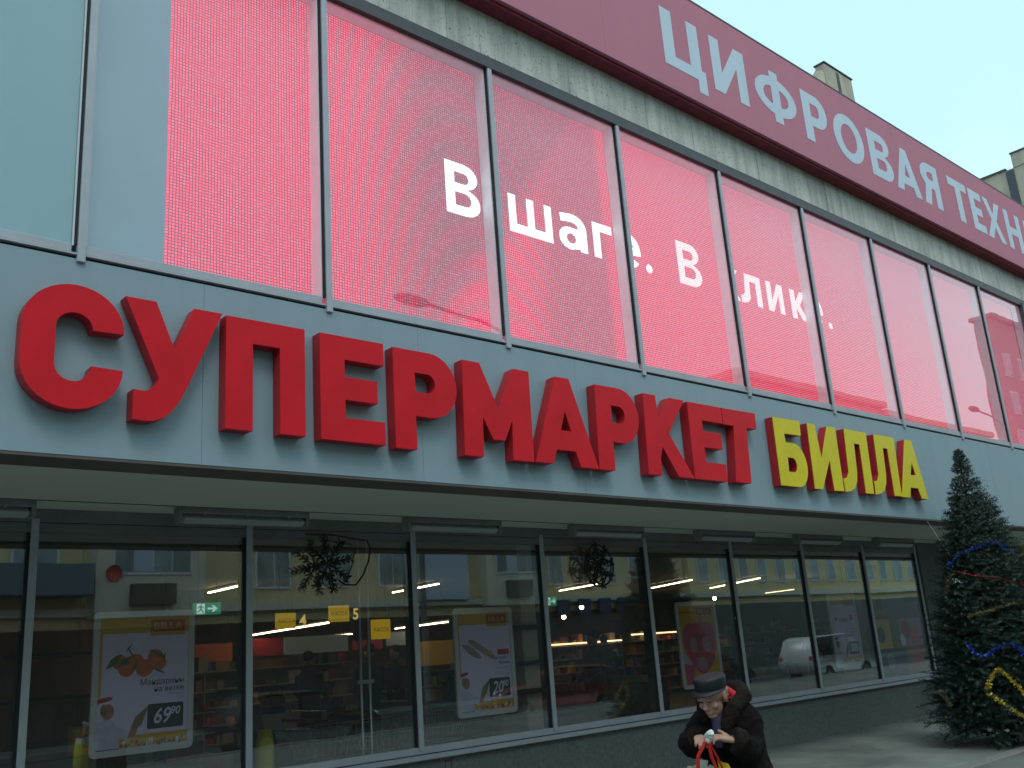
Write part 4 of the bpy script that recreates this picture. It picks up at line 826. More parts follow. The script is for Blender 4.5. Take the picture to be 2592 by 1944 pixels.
# shoppers inside (dark figures)
def simple_person(x, y, rz, top, jacket, trousers, label, hgt=1.7, bag=None, lp=True):
    k = hgt / 1.7
    o = empty('person', (x, y, .1 if y > 2 else -.0), label, 'person', 'shoppers inside the shop', rz)
    m = MB()
    m.tube([(0, .09, 0), (0, .09, .5), (0, .095, .9)], [.055, .065, .09], trousers, 10); m.tube([(.12, -.09, 0), (.05, -.09, .5), (0, -.095, .9)], [.055, .065, .09], trousers, 10)
    rings = [(.86, .14, .19), (1.0, .14, .19), (1.2, .15, .21), (1.36, .13, .215), (1.44, .09, .14), (1.48, .055, .06), (1.55, .05, .055)]
    vs = []; fs = []; n = 16
    for (z, a, c) in rings:
        for q in range(n): t = 2 * math.pi * q / n; vs.append((a * math.cos(t), c * math.sin(t), z))
    for i in range(len(rings) - 1):
        for q in range(n): fs.append((i * n + q, i * n + (q + 1) % n, (i + 1) * n + (q + 1) % n, (i + 1) * n + q))
    m.add(vs, fs, jacket, True)
    m.ball((.01, 0, 1.62), (.10, .078, .125), 'skin', 14, 10); m.ball((.10, 0, 1.61), (.022, .014, .022), 'skin', 6, 5)
    for s_ in (-1, 1):
        m.tube([(0, s_ * .20, 1.38), (.02, s_ * .26, 1.10), (.22, s_ * .20, .98)], [.062, .05, .042], jacket, 10); m.ball((.27, s_ * .19, .97), (.05, .03, .035), 'skin', 8, 6)
        m.ball((.06, s_ * .09, .04), (.13, .05, .05), 'dark', 8, 6)
    m.build('body', o).scale = (k, k, k); m = MB()
    m.ball((-.02, 0, 1.68), (.115, .092, .095), top, 12, 8); m.build('hair' if top != 'dark2' else 'hat', o).scale = (k, k, k)
simple_person(5.05, 5.9, 2.6, 'brown', 'dark2', 'dark', 'shopper in navy with red trim right of the mandarin poster')
simple_person(8.6, 8.5, .5, 'dark', 'dark', 'dark', 'dark shopper standing under the number four', 1.72)
simple_person(10.0, 8.8, 1.4, 'dark2', 'dark2', 'dark', 'shopper in a navy jacket left of the steel poles', 1.8)
simple_person(10.7, 9.0, 3.4, 'brown', 'dark', 'dark', 'shopper in black close to the steel poles', 1.74)
simple_person(12.6, 7.6, 2.2, 'brown', 'brown', 'dark', 'shopper in brown right of the steel poles', 1.6)
simple_person(11.9, 5.0, 2.9, 'dark', 'dark', 'dark', 'dark figure in front of the food counter, left side', 1.72)
simple_person(16.2, 8.8, .7, 'dark', 'dark2', 'dark', 'shopper at the lit food counter, centre', 1.68)
simple_person(18.2, 9.2, 2.2, 'brown', 'brown', 'dark', 'shopper in brown at the lit food counter', 1.75)
simple_person(15.4, 5.6, 1.2, 'dark', 'dark', 'dark', 'dark figure beside the mullion left of the apple poster', 1.75)
simple_person(17.6, 5.2, 2.2, 'dark', 'dark', 'dark', 'dark figure behind the apple poster', 1.78)

# ------------------------------------------------------------------ fir tree
tree = empty('fir_tree', (14.0, -.62, 0), 'tall artificial Christmas fir hung with tinsel at the right of the shopfront', 'tree')
TH = 3.98
m = MB(); m.tube([(0, 0, 0), (0, 0, 2), (.0, 0, TH - .1)], [.05, .035, .01], 'bark', 8); m.build('trunk', tree)
m = MB()
for k in range(4): t = k * math.pi / 2 + .4; m.tube([(0, 0, .14), (math.cos(t) * .3, math.sin(t) * .3, .02)], .02, 'alu_dark', 6)
m.build('stand', tree)
rnd = random.Random(11)
def frond(vs, fs, ms, p, d, ln, rr, droop, dens=44, nl=.055):
    p = Vector(p); d = Vector(d).normalized(); steps = max(3, int(ln / .025)); pos = p.copy(); dd = d.copy()
    side = dd.cross(Vector((0, 0, 1))); side = side.normalized() if side.length > .01 else Vector((1, 0, 0))
    for i in range(steps):
        f = i / steps; dd = (dd + Vector((0, 0, droop * .04))).normalized(); pos = pos + dd * (ln / steps)
        k = int(dens / 10)
        for q in range(k):
            a = rnd.uniform(0, 2 * math.pi); up = side.cross(dd)
            n = (side * math.cos(a) + up * math.sin(a) + dd * .55).normalized(); L_ = nl * rnd.uniform(.7, 1.15) * (1 - .25 * f)
            wv = n.cross(dd).normalized() * .0055; o0 = len(vs)
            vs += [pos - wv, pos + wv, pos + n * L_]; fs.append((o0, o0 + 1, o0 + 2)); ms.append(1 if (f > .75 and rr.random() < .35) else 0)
def crown(z_lo, z_hi, nb, name):
    vs = []; fs = []; ms = []
    for i in range(nb):
        z = z_lo + (z_hi - z_lo) * ((i + rnd.random()) / nb)
        R0 = .96 * ((TH - z) / TH) ** .88 * rnd.uniform(.80, 1.12) + .03
        t = i * 2.39996 + rnd.uniform(-.2, .2)
        if math.cos(t - 5.5) > 0: R0 *= 1.12
        d = Vector((math.cos(t), math.sin(t), rnd.uniform(.05, .35) + (.5 if z > TH - .4 else 0)))
        base = Vector((0, 0, z)); end = base + d.normalized() * R0
        frond(vs, fs, ms, base + d.normalized() * R0 * .25, d, R0 * .75, rnd, -.5, 40)
        nsub = int(2 + R0 * 7)
        for q in range(nsub):
            f = .4 + .6 * q / nsub; sp_ = base + d.normalized() * R0 * f; sg_ = 1 if q % 2 else -1; dv = Matrix.Rotation(sg_ * rnd.uniform(.5, .9), 3, 'Z') @ d + Vector((0, 0, rnd.uniform(-.25, .3)))
            frond(vs, fs, ms, sp_, dv, min(.30, R0 * .42) * rnd.uniform(.7, 1.1), rnd, -.5, 40)
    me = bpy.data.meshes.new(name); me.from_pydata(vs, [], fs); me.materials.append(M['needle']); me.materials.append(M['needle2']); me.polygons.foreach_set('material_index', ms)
    return link(bpy.data.objects.new(name, me), tree)
crown(.06, 3.3, 860, 'crown'); crown(3.3, TH - .02, 90, 'crown_tip')
frv = []; frf = []; frm = []; frond(frv, frf, frm, (0, 0, TH - .25), (0, 0, 1), .27, rnd, 0, 70, .045)
me = bpy.data.meshes.new('leader'); me.from_pydata(frv, [], frf); me.materials.append(M['needle']); link(bpy.data.objects.new('leader', me), tree)
def tinsel(pts, mt, label, r=.040, dens=100):
    o = empty('tinsel_garland', pts[0], label, 'garland', 'tinsel garlands on the fir'); pts = [Vector(p) - Vector(pts[0]) for p in pts]
    m = MB(); m.tube(pts, .006, mt, 5); m.build('core', o); vs = []; fs = []
    for a, c in zip(pts[:-1], pts[1:]):
        n = int((c - a).length * dens * 6)
        for q in range(n):
            p = a.lerp(c, rnd.random()); dv = Vector((rnd.gauss(0, 1), rnd.gauss(0, 1), rnd.gauss(0, 1))).normalized(); wv = dv.orthogonal().normalized() * .004; o0 = len(vs); L_ = dv * r * rnd.uniform(.6, 1.2)
            vs += [p - wv, p + wv, p + wv + L_, p - wv + L_]; fs.append((o0, o0 + 1, o0 + 2, o0 + 3))
    me = bpy.data.meshes.new('strips'); me.from_pydata(vs, [], fs); me.materials.append(M[mt]); link(bpy.data.objects.new('strips', me), o)
tinsel([(13.56, -.37, 2.35), (13.53, -.58, 2.50), (13.58, -.79, 2.57), (13.76, -1.0, 2.62), (13.97, -1.10, 2.46)], 't_blue', 'blue tinsel draped over the upper part of the fir')
tinsel([(13.50, -.5, 2.27), (13.48, -.73, 2.19), (13.58, -.98, 2.14), (13.82, -1.16, 2.04), (14.1, -1.2, 1.95)], 't_red', 'red tinsel strand across the middle of the fir', .018)
tinsel([(13.50, -.28, 1.98), (13.50, -.37, 2.16), (13.52, -.43, 2.25)], 't_dullgold', 'short dull gold tinsel on the left edge of the fir')
tinsel([(13.32, -.61, 1.66), (13.38, -.85, 1.71), (13.55, -1.08, 1.78), (13.80, -1.22, 1.82), (14.1, -1.3, 1.8)], 't_dullgold', 'dull gold tinsel below the red strand')
tinsel([(13.24, -.57, 1.31), (13.21, -.67, 1.18), (13.20, -.80, 1.14), (13.26, -.92, 1.24), (13.36, -1.08, 1.29), (13.40, -1.16, 1.22), (13.4, -1.22, 1.02)], 't_blue', 'bright blue tinsel wave low on the fir')
tinsel([(13.12, -.76, .74), (13.18, -.85, .93), (13.22, -.92, .99), (13.24, -1.02, .87), (13.26, -1.18, .66)], 't_gold', 'gold tinsel arch near the foot of the fir')
tinsel([(13.11, -.78, .69), (13.13, -.94, .56), (13.17, -1.16, .38)], 't_gold', 'gold tinsel strand running down to the right')
tinsel([(13.26, -.09, .74), (13.18, -.19, .62), (13.14, -.25, .54)], 't_dullgold', 'small gold tinsel on the lower left of the fir')
m = MB(); m.tube([(14.0, .02, 3.062), (13.65, -.378, 2.509)], .004, 'guy', 5); tag(m.build('guy_wire'), 'thin wire bracing the fir to the canopy edge', 'wire')
yp = empty('yellow_sign', (23.4, 2.25, 2.1), 'yellow shop sign at the right edge behind the fir', 'sign')
m = MB(); m.cbox((-.1, 0, 0), (1.2, .06, 1.0), 'p_yellow', .01); logo(m, .1, 1.0, .35, .7, -.003); m.build('panel', yp)

# ------------------------------------------------------------------ the person on the pavement
PX, PY = 4.965, -2.77
Fd = Vector((-.994, -.11, 0)).normalized(); Ld = Vector((-Fd.y, Fd.x, 0)); RZ = math.atan2(Fd.y, Fd.x)
per = empty('person', (PX, PY, 0), 'elderly person in a dark fur coat and grey cap looking down at their hands', 'person', None, RZ)
def voxel(mb, name, parent, vox, mt, nz=0.0, nsc=30, smooth_it=2):
    me = bpy.data.meshes.new(name); me.from_pydata(mb.v, [], mb.f); ob = bpy.data.objects.new('tmp', me); col.objects.link(ob)
    md = ob.modifiers.new('r', 'REMESH'); md.mode = 'VOXEL'; md.voxel_size = vox; sm = ob.modifiers.new('s', 'SMOOTH'); sm.iterations = smooth_it; sm.factor = .5
    dg = bpy.context.evaluated_depsgraph_get(); e = ob.evaluated_get(dg); m2 = bpy.data.meshes.new_from_object(e); m2.name = name
    if nz:
        m2.update()
        for v in m2.vertices:
            n = v.normal; p = v.co * nsc; k = noise.noise(p) * .6 + noise.noise(p * 2.3) * .4; v.co += n * nz * k + n * noise.noise(v.co * 7) * nz * 1.2
    for p in m2.polygons: p.use_smooth = True
    m2.materials.clear(); m2.materials.append(M[mt]); bpy.data.objects.remove(ob)
    o = link(bpy.data.objects.new(name, m2), parent); return o
# body: legs, torso, arms, neck, head, hands in one continuous surface
bd = MB()
for s_ in (-1, 1):
    bd.tube([(-.02, s_ * .09, .78), (.0, s_ * .095, .45), (-.02, s_ * .1, .08)], [.085, .06, .045], 'skin', 12)
    bd.ball((.05, s_ * .1, .05), (.12, .045, .05), 'skin', 12, 8)
bd.tube([(-.02, 0, .74), (-.01, 0, .95), (.0, 0, 1.12), (.02, 0, 1.2)], [.15, .14, .15, .11], 'skin', 14)
bd.tube([(.02, 0, 1.18), (.08, 0, 1.27), (.12, 0, 1.33)], [.06, .055, .055], 'skin', 12)
HC = Vector((.185, 0, 1.315)); tilt = Matrix.Rotation(R(30), 3, 'Y')
def hp(x, y, z): return HC + tilt @ Vector((x, y, z))
bd.ball(hp(-.005, 0, .025), (.092, .076, .078), 'skin', 20, 14, tilt); bd.ball(hp(.03, 0, -.045), (.062, .058, .072), 'skin', 16, 12, tilt); bd.ball(hp(.06, 0, -.085), (.032, .034, .024), 'skin', 12, 8, tilt)
bd.tube([hp(.085, 0, .018), hp(.112, 0, -.022)], [.010, .017], 'skin', 10); bd.ball(hp(.098, 0, -.027), (.019, .018, .013), 'skin', 10, 8)
for s_ in (-1, 1):
    bd.ball(hp(.066, s_ * .040, -.022), (.024, .022, .02), 'skin', 10, 8); bd.ball(hp(-.005, s_ * .080, -.005), (.020, .010, .032), 'skin', 10, 8, tilt)
    bd.ball(hp(.082, s_ * .026, .030), (.018, .026, .010), 'skin', 10, 6, tilt)
bd.ball(hp(.086, 0, -.055), (.014, .024, .007), 'skin', 10, 6, tilt)
# arms
RW = Vector((.235, -.085, 1.085)); LW = Vector((.25, .145, 1.075))
bd.tube([(.0, -.14, 1.20), (.05, -.24, 1.02), RW], [.05, .042, .028], 'skin', 12)
bd.tube([(.0, .11, 1.20), (.04, .155, 1.02), LW], [.05, .042, .028], 'skin', 12)
def hand(W, fdir, side, palm_n, curl, spread=1.0):
    W = Vector(W); f = Vector(fdir).normalized(); n = Vector(palm_n).normalized(); a = f.cross(n).normalized() * side
    for i in range(4):
        q = (i - 1.5) * .019; bd.tube([W + a * q * .5, W + f * .045 + a * q * .9, W + f * .082 + a * q], [.017, .015, .012], 'skin', 8)
    bd.ball(W + f * .045, (.038, .030, .022), 'skin', 12, 8)
    for i, L_ in enumerate((.070, .078, .072, .056)):
        q = (i - 1.5) * .0205 * spread; p = W + f * .080 + a * q; pts = [p]; d = f.copy(); rot = a
        for j, sgm in enumerate((.42, .33, .25)):
            d = (Matrix.Rotation(curl[i] * (1 + .3 * j), 3, rot) @ d); pts.append(pts[-1] + d * L_ * sgm)
        bd.tube(pts, [.0095, .009, .0082, .0068], 'skin', 8)
    t0 = W + f * .018 - a * .026; t1 = t0 + (f * .6 - a * .75 + n * .25).normalized() * .034; t2 = t1 + (f * .9 - a * .1 + n * .35).normalized() * .030; t3 = t2 + (f * .9 + a * .15 + n * .3).normalized() * .022
    bd.tube([t0, t1, t2, t3], [.013, .0115, .010, .008], 'skin', 8)
hand(RW, (.75, .55, .0), 1, (.1, .2, .95), (-.35, -.4, -.45, -.5))
hand(LW, (.55, -.75, .25), -1, (.1, .1, .95), (.25, .3, .35, .45), 1.15)
voxel(bd, 'body', per, .0042, 'skin', smooth_it=1)
# coat
ct = MB()
def loft(mb, rings, mt, n=24):
    vs = []; fs = []
    for (cx, cy, z, a, c) in rings:
        for q in range(n): t = 2 * math.pi * q / n; vs.append((cx + a * math.cos(t), cy + c * math.sin(t), z))
    for i in range(len(rings) - 1):
        for q in range(n): fs.append((i * n + q, i * n + (q + 1) % n, (i + 1) * n + (q + 1) % n, (i + 1) * n + q))
    fs.append(list(range(n))[::-1]); fs.append([(len(rings) - 1) * n + q for q in range(n)]); mb.add(vs, fs, mt, True)
loft(ct, [(-.03, 0, .36, .20, .235), (-.02, 0, .6, .19, .225), (-.01, 0, .85, .18, .215), (.0, 0, 1.0, .165, .19), (.01, 0, 1.12, .155, .18), (.02, 0, 1.19, .15, .175), (.03, 0, 1.245, .115, .14), (.045, 0, 1.28, .09, .10)], 'fur')
ct.tube([(.0, -.12, 1.20), (.0, -.19, 1.14), (.06, -.26, 1.02), (.15, -.18, 1.03), (.22, -.095, 1.08)], [.08, .085, .085, .08, .066], 'fur', 16)
ct.tube([(.01, .09, 1.20), (.01, .125, 1.14), (.04, .15, 1.03), (.12, .165, 1.01), (.235, .148, 1.07)], [.075, .078, .078, .078, .068], 'fur', 16)
cc = voxel(ct, 'coat', per, .011, 'fur', nz=.012, nsc=26, smooth_it=3)
cl = MB(); pts = [(.16, -.055, 1.17), (.13, -.10, 1.24), (.03, -.115, 1.30), (-.06, -.05, 1.33), (-.06, .05, 1.33), (.03, .12, 1.30), (.13, .105, 1.24), (.17, .06, 1.14), (.18, .04, 1.02)]
cl.tube(pts, [.03, .045, .052, .05, .05, .052, .05, .045, .03], 'fur2', 14); voxel(cl, 'fur_collar', per, .010, 'fur2', nz=.009, nsc=34)
for nme, (a, c) in {'r': (Vector((.19, -.135, 1.07)), RW + Vector((.0, 0, 0))), 'l': (Vector((.205, .18, 1.055)), LW)}.items():
    cf = MB(); d = (c - a).normalized(); cf.tube([a, a + d * .035, c + d * .004], [.070, .076, .066], 'fur2', 18); voxel(cf, 'fur_cuff', per, .009, 'fur2', nz=.008, nsc=40)
# scarf
sc1 = MB(); sc1.tube([hp(-.03, .078, -.035), Vector((.085, .088, 1.27)), Vector((.13, .075, 1.23)), Vector((.165, .05, 1.19))], [.012, .020, .023, .016], 'scarf_red', 10); sc1.tube([Vector((.05, -.07, 1.30)), Vector((.0, 0, 1.335)), Vector((.05, .08, 1.30)), Vector((.09, .09, 1.27))], [.02, .022, .022, .02], 'scarf_red', 10); sc1.build('scarf', per)
sc2 = MB(); sc2.tube([(.13, .0, 1.24), (.175, .01, 1.19), (.195, .02, 1.11), (.19, .02, 1.03)], [.04, .035, .032, .03], 'scarf_blue', 12); sc2.tube([(.175, -.005, 1.15), (.205, .015, 1.115), (.215, .035, 1.10)], .009, 'scarf_red', 6); sc2.build('scarf_front', per)
# cap: flat crown, band and short brim
hm = MB(); hb = Matrix.Rotation(R(10), 3, 'Y')
def hq(x, y, z): return HC + hb @ Vector((x - .005, y, z + .048))
def ring_loft(mb, rings, mt, n=28, close=True):
    vs = []; fs = []
    for (cx, z, a, c) in rings:
        for q in range(n): t = 2 * math.pi * q / n; w = 1 + .012 * math.sin(3 * t + z * 40); vs.append(hq(cx + a * math.cos(t) * w, c * math.sin(t) * w, z))
    for i in range(len(rings) - 1):
        for q in range(n): fs.append((i * n + q, i * n + (q + 1) % n, (i + 1) * n + (q + 1) % n, (i + 1) * n + q))
    if close: fs.append([(len(rings) - 1) * n + q for q in range(n)])
    mb.add(vs, fs, mt, True)
ring_loft(hm, [(0, -.012, .101, .086), (0, .0, .104, .089), (0, .030, .107, .092), (0, .048, .109, .094), (0, .060, .104, .090), (0, .066, .09, .078), (0, .066, .05, .045), (0, .064, .01, .01)], 'hat'); hm.build('cap', per)
hm = MB(); vs = []; fs = []
for j, rr_ in enumerate((0, 1)):
    for q in range(15):
        t = R(-85 + 170 * q / 14); e = .042 * rr_ * math.cos(t * .95); vs.append(hq((.110 + e) * math.cos(t), (.096 + e * .6) * math.sin(t), -.006 - .016 * rr_ * math.cos(t))); vs.append(hq((.110 + e) * math.cos(t), (.096 + e * .6) * math.sin(t), -.012 - .016 * rr_ * math.cos(t)))
for q in range(14): a = 2 * q; c = 30 + 2 * q; fs += [(a, a + 2, c + 2, c), (a + 1, c + 1, c + 3, a + 3), (c, c + 2, c + 3, c + 1)]
hm.add(vs, fs, 'hat', True); hm.build('cap_brim', per)
# eyes, lips and brows as small pieces
ey = MB()
for s_ in (-1, 1): ey.ball(hp(.0845, s_ * .028, .010), (.006, .009, .0022), 'brown', 8, 6, tilt); ey.ball(hp(.088, s_ * .030, .030), (.005, .015, .0025), 'shelf', 8, 5, tilt)
ey.build('eyes', per)
lp = MB(); lp.ball(hp(.097, 0, -.056), (.006, .021, .004), 'p_skin', 8, 5, tilt); lp.build('lips', per)
hr = MB(); hr.ball(hp(-.055, 0, .0), (.055, .077, .06), 'shelf', 14, 10, tilt); hr.build('hair', per)
for s_ in (-1, 1):
    sh = MB(); sh.ball((.05, s_ * .1, .045), (.14, .055, .055), 'dark', 14, 8); sh.tube([(-.02, s_ * .1, .05), (-.01, s_ * .097, .42)], [.062, .07], 'dark', 12); sh.build('boot', per)
# crumpled tissue held between the hands
def wpt(v): return per.matrix_basis @ v
tp = MB(); rr_ = random.Random(3)
for c_, s_ in ((Vector((.335, .045, 1.115)), .024), (Vector((.30, .01, 1.105)), .016), (Vector((.33, .03, 1.082)), .018)):
    bm = bmesh.new(); bmesh.ops.create_icosphere(bm, subdivisions=2, radius=s_)
    for v_ in bm.verts: v_.co *= rr_.uniform(.7, 1.25)
    bm.verts.index_update(); tp.add([v_.co + c_ for v_ in bm.verts], [[v_.index for v_ in f_.verts] for f_ in bm.faces], 'tissue'); bm.free()
o = tp.build('tissue'); o.location = (PX, PY, 0); o.rotation_euler.z = RZ; tag(o, 'crumpled white tissue held between the person\'s hands', 'tissue')
bag = empty('carrier_bag', (PX, PY, 0), 'yellow and white carrier bag with red handles hanging from the hands', 'bag', None, RZ)
m = MB()
def strap(pts, w):
    for a, c in zip(pts[:-1], pts[1:]):
        a, c = Vector(a), Vector(c); s_ = Vector((.3, .7, 0)).normalized() * w
        m.add([a - s_, a + s_, c + s_, c - s_, a - s_ + Vector((.006, 0, 0)), a + s_ + Vector((.006, 0, 0)), c + s_ + Vector((.006, 0, 0)), c - s_ + Vector((.006, 0, 0))], [(0, 1, 2, 3), (7, 6, 5, 4), (0, 3, 7, 4), (1, 5, 6, 2)], 'bag_red')
strap([(.33, .01, 1.075), (.35, -.035, 1.0), (.36, -.045, .90)], .017); strap([(.33, .03, 1.075), (.34, .045, 1.0), (.35, .075, .93)], .013); strap([(.33, .035, 1.075), (.30, .085, .93)], .010)
m.build('handles', bag)
vs = []; fs = []; n = 24; rings = [(.935, .085, .12), (.91, .09, .13), (.87, .10, .145), (.75, .11, .16), (.6, .11, .16), (.52, .09, .15)]
rb = random.Random(5)
for (z, a, c) in rings:
    for q in range(n):
        t = 2 * math.pi * q / n; w = 1 + rb.uniform(-.07, .07); vs.append((.34 + a * w * math.cos(t), .01 + c * w * math.sin(t), z + rb.uniform(-.012, .012)))
for i in range(len(rings) - 1):
    for q in range(n): fs.append((i * n + q, i * n + (q + 1) % n, (i + 1) * n + (q + 1) % n, (i + 1) * n + q))
m = MB(); m.add(vs[:n * 3], fs[:n * 2], 'bag_white', True); m.build('white_top', bag)
m = MB(); m.add(vs[n * 2:], [tuple(k_ - n * 2 for k_ in f_) for f_ in fs[n * 2:]] + [tuple(n * 3 + q for q in range(n))], 'bag_yellow', True); m.build('yellow_body', bag)
m = MB(); m.add([(.262, .03, .965), (.262, .10, .95), (.25, .135, .86), (.252, .05, .82)], [(0, 1, 2, 3)], 'bag_yellow'); m.add([(.262, -.03, .965), (.262, -.10, .97), (.25, -.12, .90), (.252, -.05, .92)], [(0, 1, 2, 3)], 'bag_white'); m.build('printed_flap', bag)

# ------------------------------------------------------------------ across the street (seen in the glass)
def far_building(x0, x1, y, z1, wall, label, floor_h=3.4, win_w=1.25, pitch=2.7, z_first=4.9, bays=(), roof=.5, depth=9):
    o = empty('street_building', ((x0 + x1) / 2, y, -.3), label, 'building', 'buildings across the street'); ox = (x0 + x1) / 2
    m = MB(); m.box((x0 - ox, -depth, 0), (x1 - ox, 0, z1), wall); m.build('wall', o)
    m = MB(); m.box((x0 - ox - .2, -depth - .2, z1 + .001), (x1 - ox + .2, .35, z1 + .35), wall); m.box((x0 - ox, .001, 4.0), (x1 - ox, .28, 4.25), 'palewall'); m.build('cornice', o)
    m = MB(); m.box((x0 - ox, .001, .1), (x1 - ox, .06, 3.6), 'shopdark'); m.build('shopfront_band', o)
    wx = x0 + .8
    while wx < x1 - win_w:
        if not any(a - .3 < wx + win_w / 2 < c + .3 for a, c in bays):
            z = z_first
            while z + 1.9 < z1:
                a = wx - ox; f = MB(); f.box((a - .09, .001, z - .1), (a + win_w + .09, .07, z + 1.95), 'winf'); w_ = f.build('window', o)
                f = MB(); f.box((a, .071, z), (a + win_w * .48, .085, z + 1.85), 'winglass'); f.box((a + win_w * .53, .071, z), (a + win_w, .085, z + 1.85), 'winglass'); f.build('pane', w_)
                z += floor_h
        wx += pitch
    for a, c in bays:
        f = MB(); f.box((a - ox, .002, 3.9), (c - ox, .7, z1 - .1), 'palewall'); bw = f.build('bay_window', o)
        z = z_first + .45
        while z + 1.7 < z1:
            f = MB(); f.box((a - ox + .5, .701, z - .1), (c - ox - .5, .75, z + 1.6), 'winf')
            for q in range(4): ww = (c - a - 1.1) / 4; f.box((a - ox + .55 + q * ww + .03, .751, z), (a - ox + .55 + (q + 1) * ww - .03, .77, z + 1.5), 'winglass' if q != 1 else 'ad')
            f.build('bay_pane', bw); z += floor_h
        f = MB(); f.box((a - ox + 1.1, .701, 4.25), (c - ox - 1.1, .95, 4.95), 'balcony'); f.build('air_unit', bw)
    return o
far_building(-30, 10.7, -22, 13.2, 'cream', 'cream building across the street, leftmost in the reflections', bays=())
far_building(10.72, 31.3, -22, 13.4, 'cream', 'cream building with two pale bay windows across the street', bays=((10.9, 14.6), (27.4, 31.0)))
far_building(31.35, 42.2, -22.3, 13.3, 'cream', 'yellowish building with close set windows across the street', pitch=1.9, win_w=.8)
far_building(42.3, 58.0, -22, 15.25, 'cream', 'taller yellowish building across the street, right of the others', pitch=1.9, win_w=.8, depth=3)
far_building(58.05, 74.0, -22, 14.75, 'cream', 'slightly lower yellowish building right of the taller one across the street', pitch=2.1, win_w=.9, depth=3)
far_building(85, 125, -24, 27.0, 'brick_far', 'tall brown building added far down the opposite side to block reflected sky', pitch=3.2, depth=1.5)  # unseen; added in place of a projecting wing to block the sky reflection
aw = empty('shop_awning', (9.6, -21.6, 3.6), 'blue grey shop awning on the leftmost cream building', 'awning'); m = MB(); m.box((-2.8, -.35, .7), (1.05, .9, 1.65), 'awning'); m.build('panel', aw)
m = MB(); m.cbox((24.0, -21.7, 3.9), (26.6, -21.55, 6.6), 'ad', .02); tag(m.build('advert_board'), 'pale blue advert board on the reflected cream building', 'billboard')
m = MB(); m.tube([(10.95 + .5, -21.28, 5.0), (11.45, -21.2, 5.0)], .25, 'emblem', 14); tag(m.build('wall_emblem'), 'red emblem on the reflected pale bay window', 'emblem')
for (a, c) in ((32.2, 33.0), (33.6, 34.3), (35.0, 35.8), (36.4, 37.2)):
    m = MB(); m.box((a, -22.05 + .001, 3.1), (c, -21.9, 3.8), 'blue_sign'); tag(m.build('blue_sign'), ('small dark blue sign panel over the reflected shops, ' + {32.2: 'leftmost in the row', 33.6: 'second in the row', 35.0: 'third in the row', 36.4: 'last in the row'}[a]), 'sign', 'row of blue sign panels across the street')
def street_lamp(x, y, h, label):
    o = empty('street_lamp', (x + 3.4, y, -.3), label, 'street lamp', 'street lamps across the road')
    m = MB(); m.tube([(0, 0, 0), (0, 0, h * .6), (0, 0, h - .6)], [.11, .08, .06], 'alu_dark', 10); m.tube([(0, 0, h - .6), (-.3, 0, h - .15), (-1.2, 0, h + .05), (-3.0, 0, h + .2)], .045, 'alu_dark', 8); m.build('pole', o)
    m = MB(); m.ball((-3.4, 0, h + .2), (.55, .2, .14), 'alu_dark', 14, 8); m.build('lamp_head', o)
street_lamp(13.7, -12, 10.5, 'grey street lamp reflected in the third upper window'); street_lamp(47, -12, 11.4, 'grey street lamp reflected near the right end')
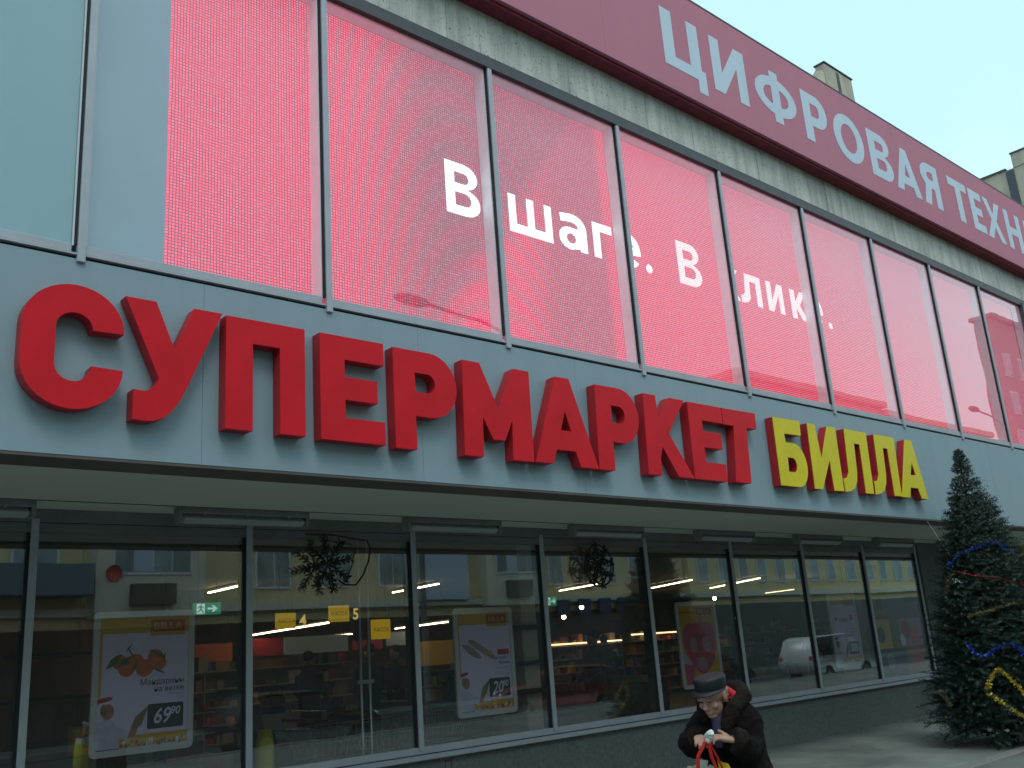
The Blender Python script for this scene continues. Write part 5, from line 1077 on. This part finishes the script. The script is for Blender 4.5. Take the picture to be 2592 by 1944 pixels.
def car(x, y, rz, paint, label, van=False):
    o = empty('parked_car', (x, y, -.38), label, 'car', 'cars parked across the pavement', rz)
    if van: prof = [(-2.25, .35), (-2.3, .8), (-2.15, 1.15), (-1.9, 1.62), (-1.6, 1.72), (.4, 1.74), (.9, 1.62), (1.55, 1.10), (2.15, .92), (2.3, .7), (2.3, .35)]
    else: prof = [(-1.95, .35), (-2.0, .75), (-1.85, 1.0), (-1.55, 1.38), (-1.2, 1.45), (.1, 1.46), (.6, 1.30), (1.05, .98), (1.75, .86), (2.0, .65), (2.0, .35)]
    m = MB(); n = len(prof); vs = []; W = .85
    for f, k in ((-1, 0), (-.9, 1), (.9, 1), (1, 0)):
        for (a, z) in prof:
            tap = (z - .9) * .16 if z > .9 else 0; vs.append((a * (1 if k else .985), f * W - math.copysign(tap, f), z - (0 if k else .02)))
    fs = []
    for j in range(3):
        for i in range(n): fs.append((j * n + i, j * n + (i + 1) % n, (j + 1) * n + (i + 1) % n, (j + 1) * n + i))
    fs += [list(range(n)), list(range(3 * n, 4 * n))[::-1]]; m.add(vs, fs, paint, True); m.build('body', o)
    hi = 1.6 if van else 1.34; m = MB()
    for s_ in (-1, 1):
        for (a, c, e, g) in (((-1.75, -.35, -1.5, -.4), (-.25, .95, -.25, .45)) if not van else ((-1.95, -.85, -1.75, -.85), (-.75, .2, -.75, .2), (.3, 1.25, .3, .8))):
            m.add([(a, s_ * .862, .98), (c, s_ * .862, .98), (g, s_ * (.862 - .07), hi), (e, s_ * (.862 - .07), hi)], [(0, 1, 2, 3)], 'carglass')
    if van: m.add([(1.5, -.65, 1.16), (1.5, .65, 1.16), (.96, .6, 1.6), (.96, -.6, 1.6)], [(0, 1, 2, 3)], 'carglass')
    else: m.add([(1.03, -.65, 1.02), (1.03, .65, 1.02), (.63, .58, 1.30), (.63, -.58, 1.30)], [(0, 1, 2, 3)], 'carglass')
    m.build('side_windows', o)
    for sx in (-1.25, 1.3):
        for s_ in (-1, 1):
            m = MB(); m.tube([(sx, s_ * .72, .31), (sx, s_ * .88, .31)], .31, 'tyre', 18); w_ = m.build('wheel', o); m = MB(); m.tube([(sx, s_ * .885, .31), (sx, s_ * .895, .31)], .18, 'rim', 14); m.build('rim', w_)
    e = 2.3 if van else 2.0
    for s_ in (-1, 1):
        m = MB(); m.ball((e - .06, s_ * .62, .72), (.06, .16, .09), 'white', 10, 6); m.build('headlight', o)
        m = MB(); m.ball((-e + .05, s_ * .68, .85), (.05, .1, .14), 'p_red', 10, 6); m.build('tail_light', o)
    m = MB(); m.tube([(e - .015, -.09, .66), (e - .01, .09, .66)], .05, 'rim', 8); m.box((e - .02, -.26, .42), (e + .01, .26, .53), 'white'); m.build('badge_and_plate', o)
car(37.4, -11.4, .05, 'car_white', 'white minivan seen in the reflection left of the last poster', True)
car(21.6, -11.3, 3.7, 'car_red', 'red hatchback seen in the reflection left of the apple poster')
car(28.8, -11.3, .02, 'car_dark', 'dark car parked between the red and the white ones')
car(12.5, -11.3, .02, 'car_dark', 'dark car parked left of the red one')
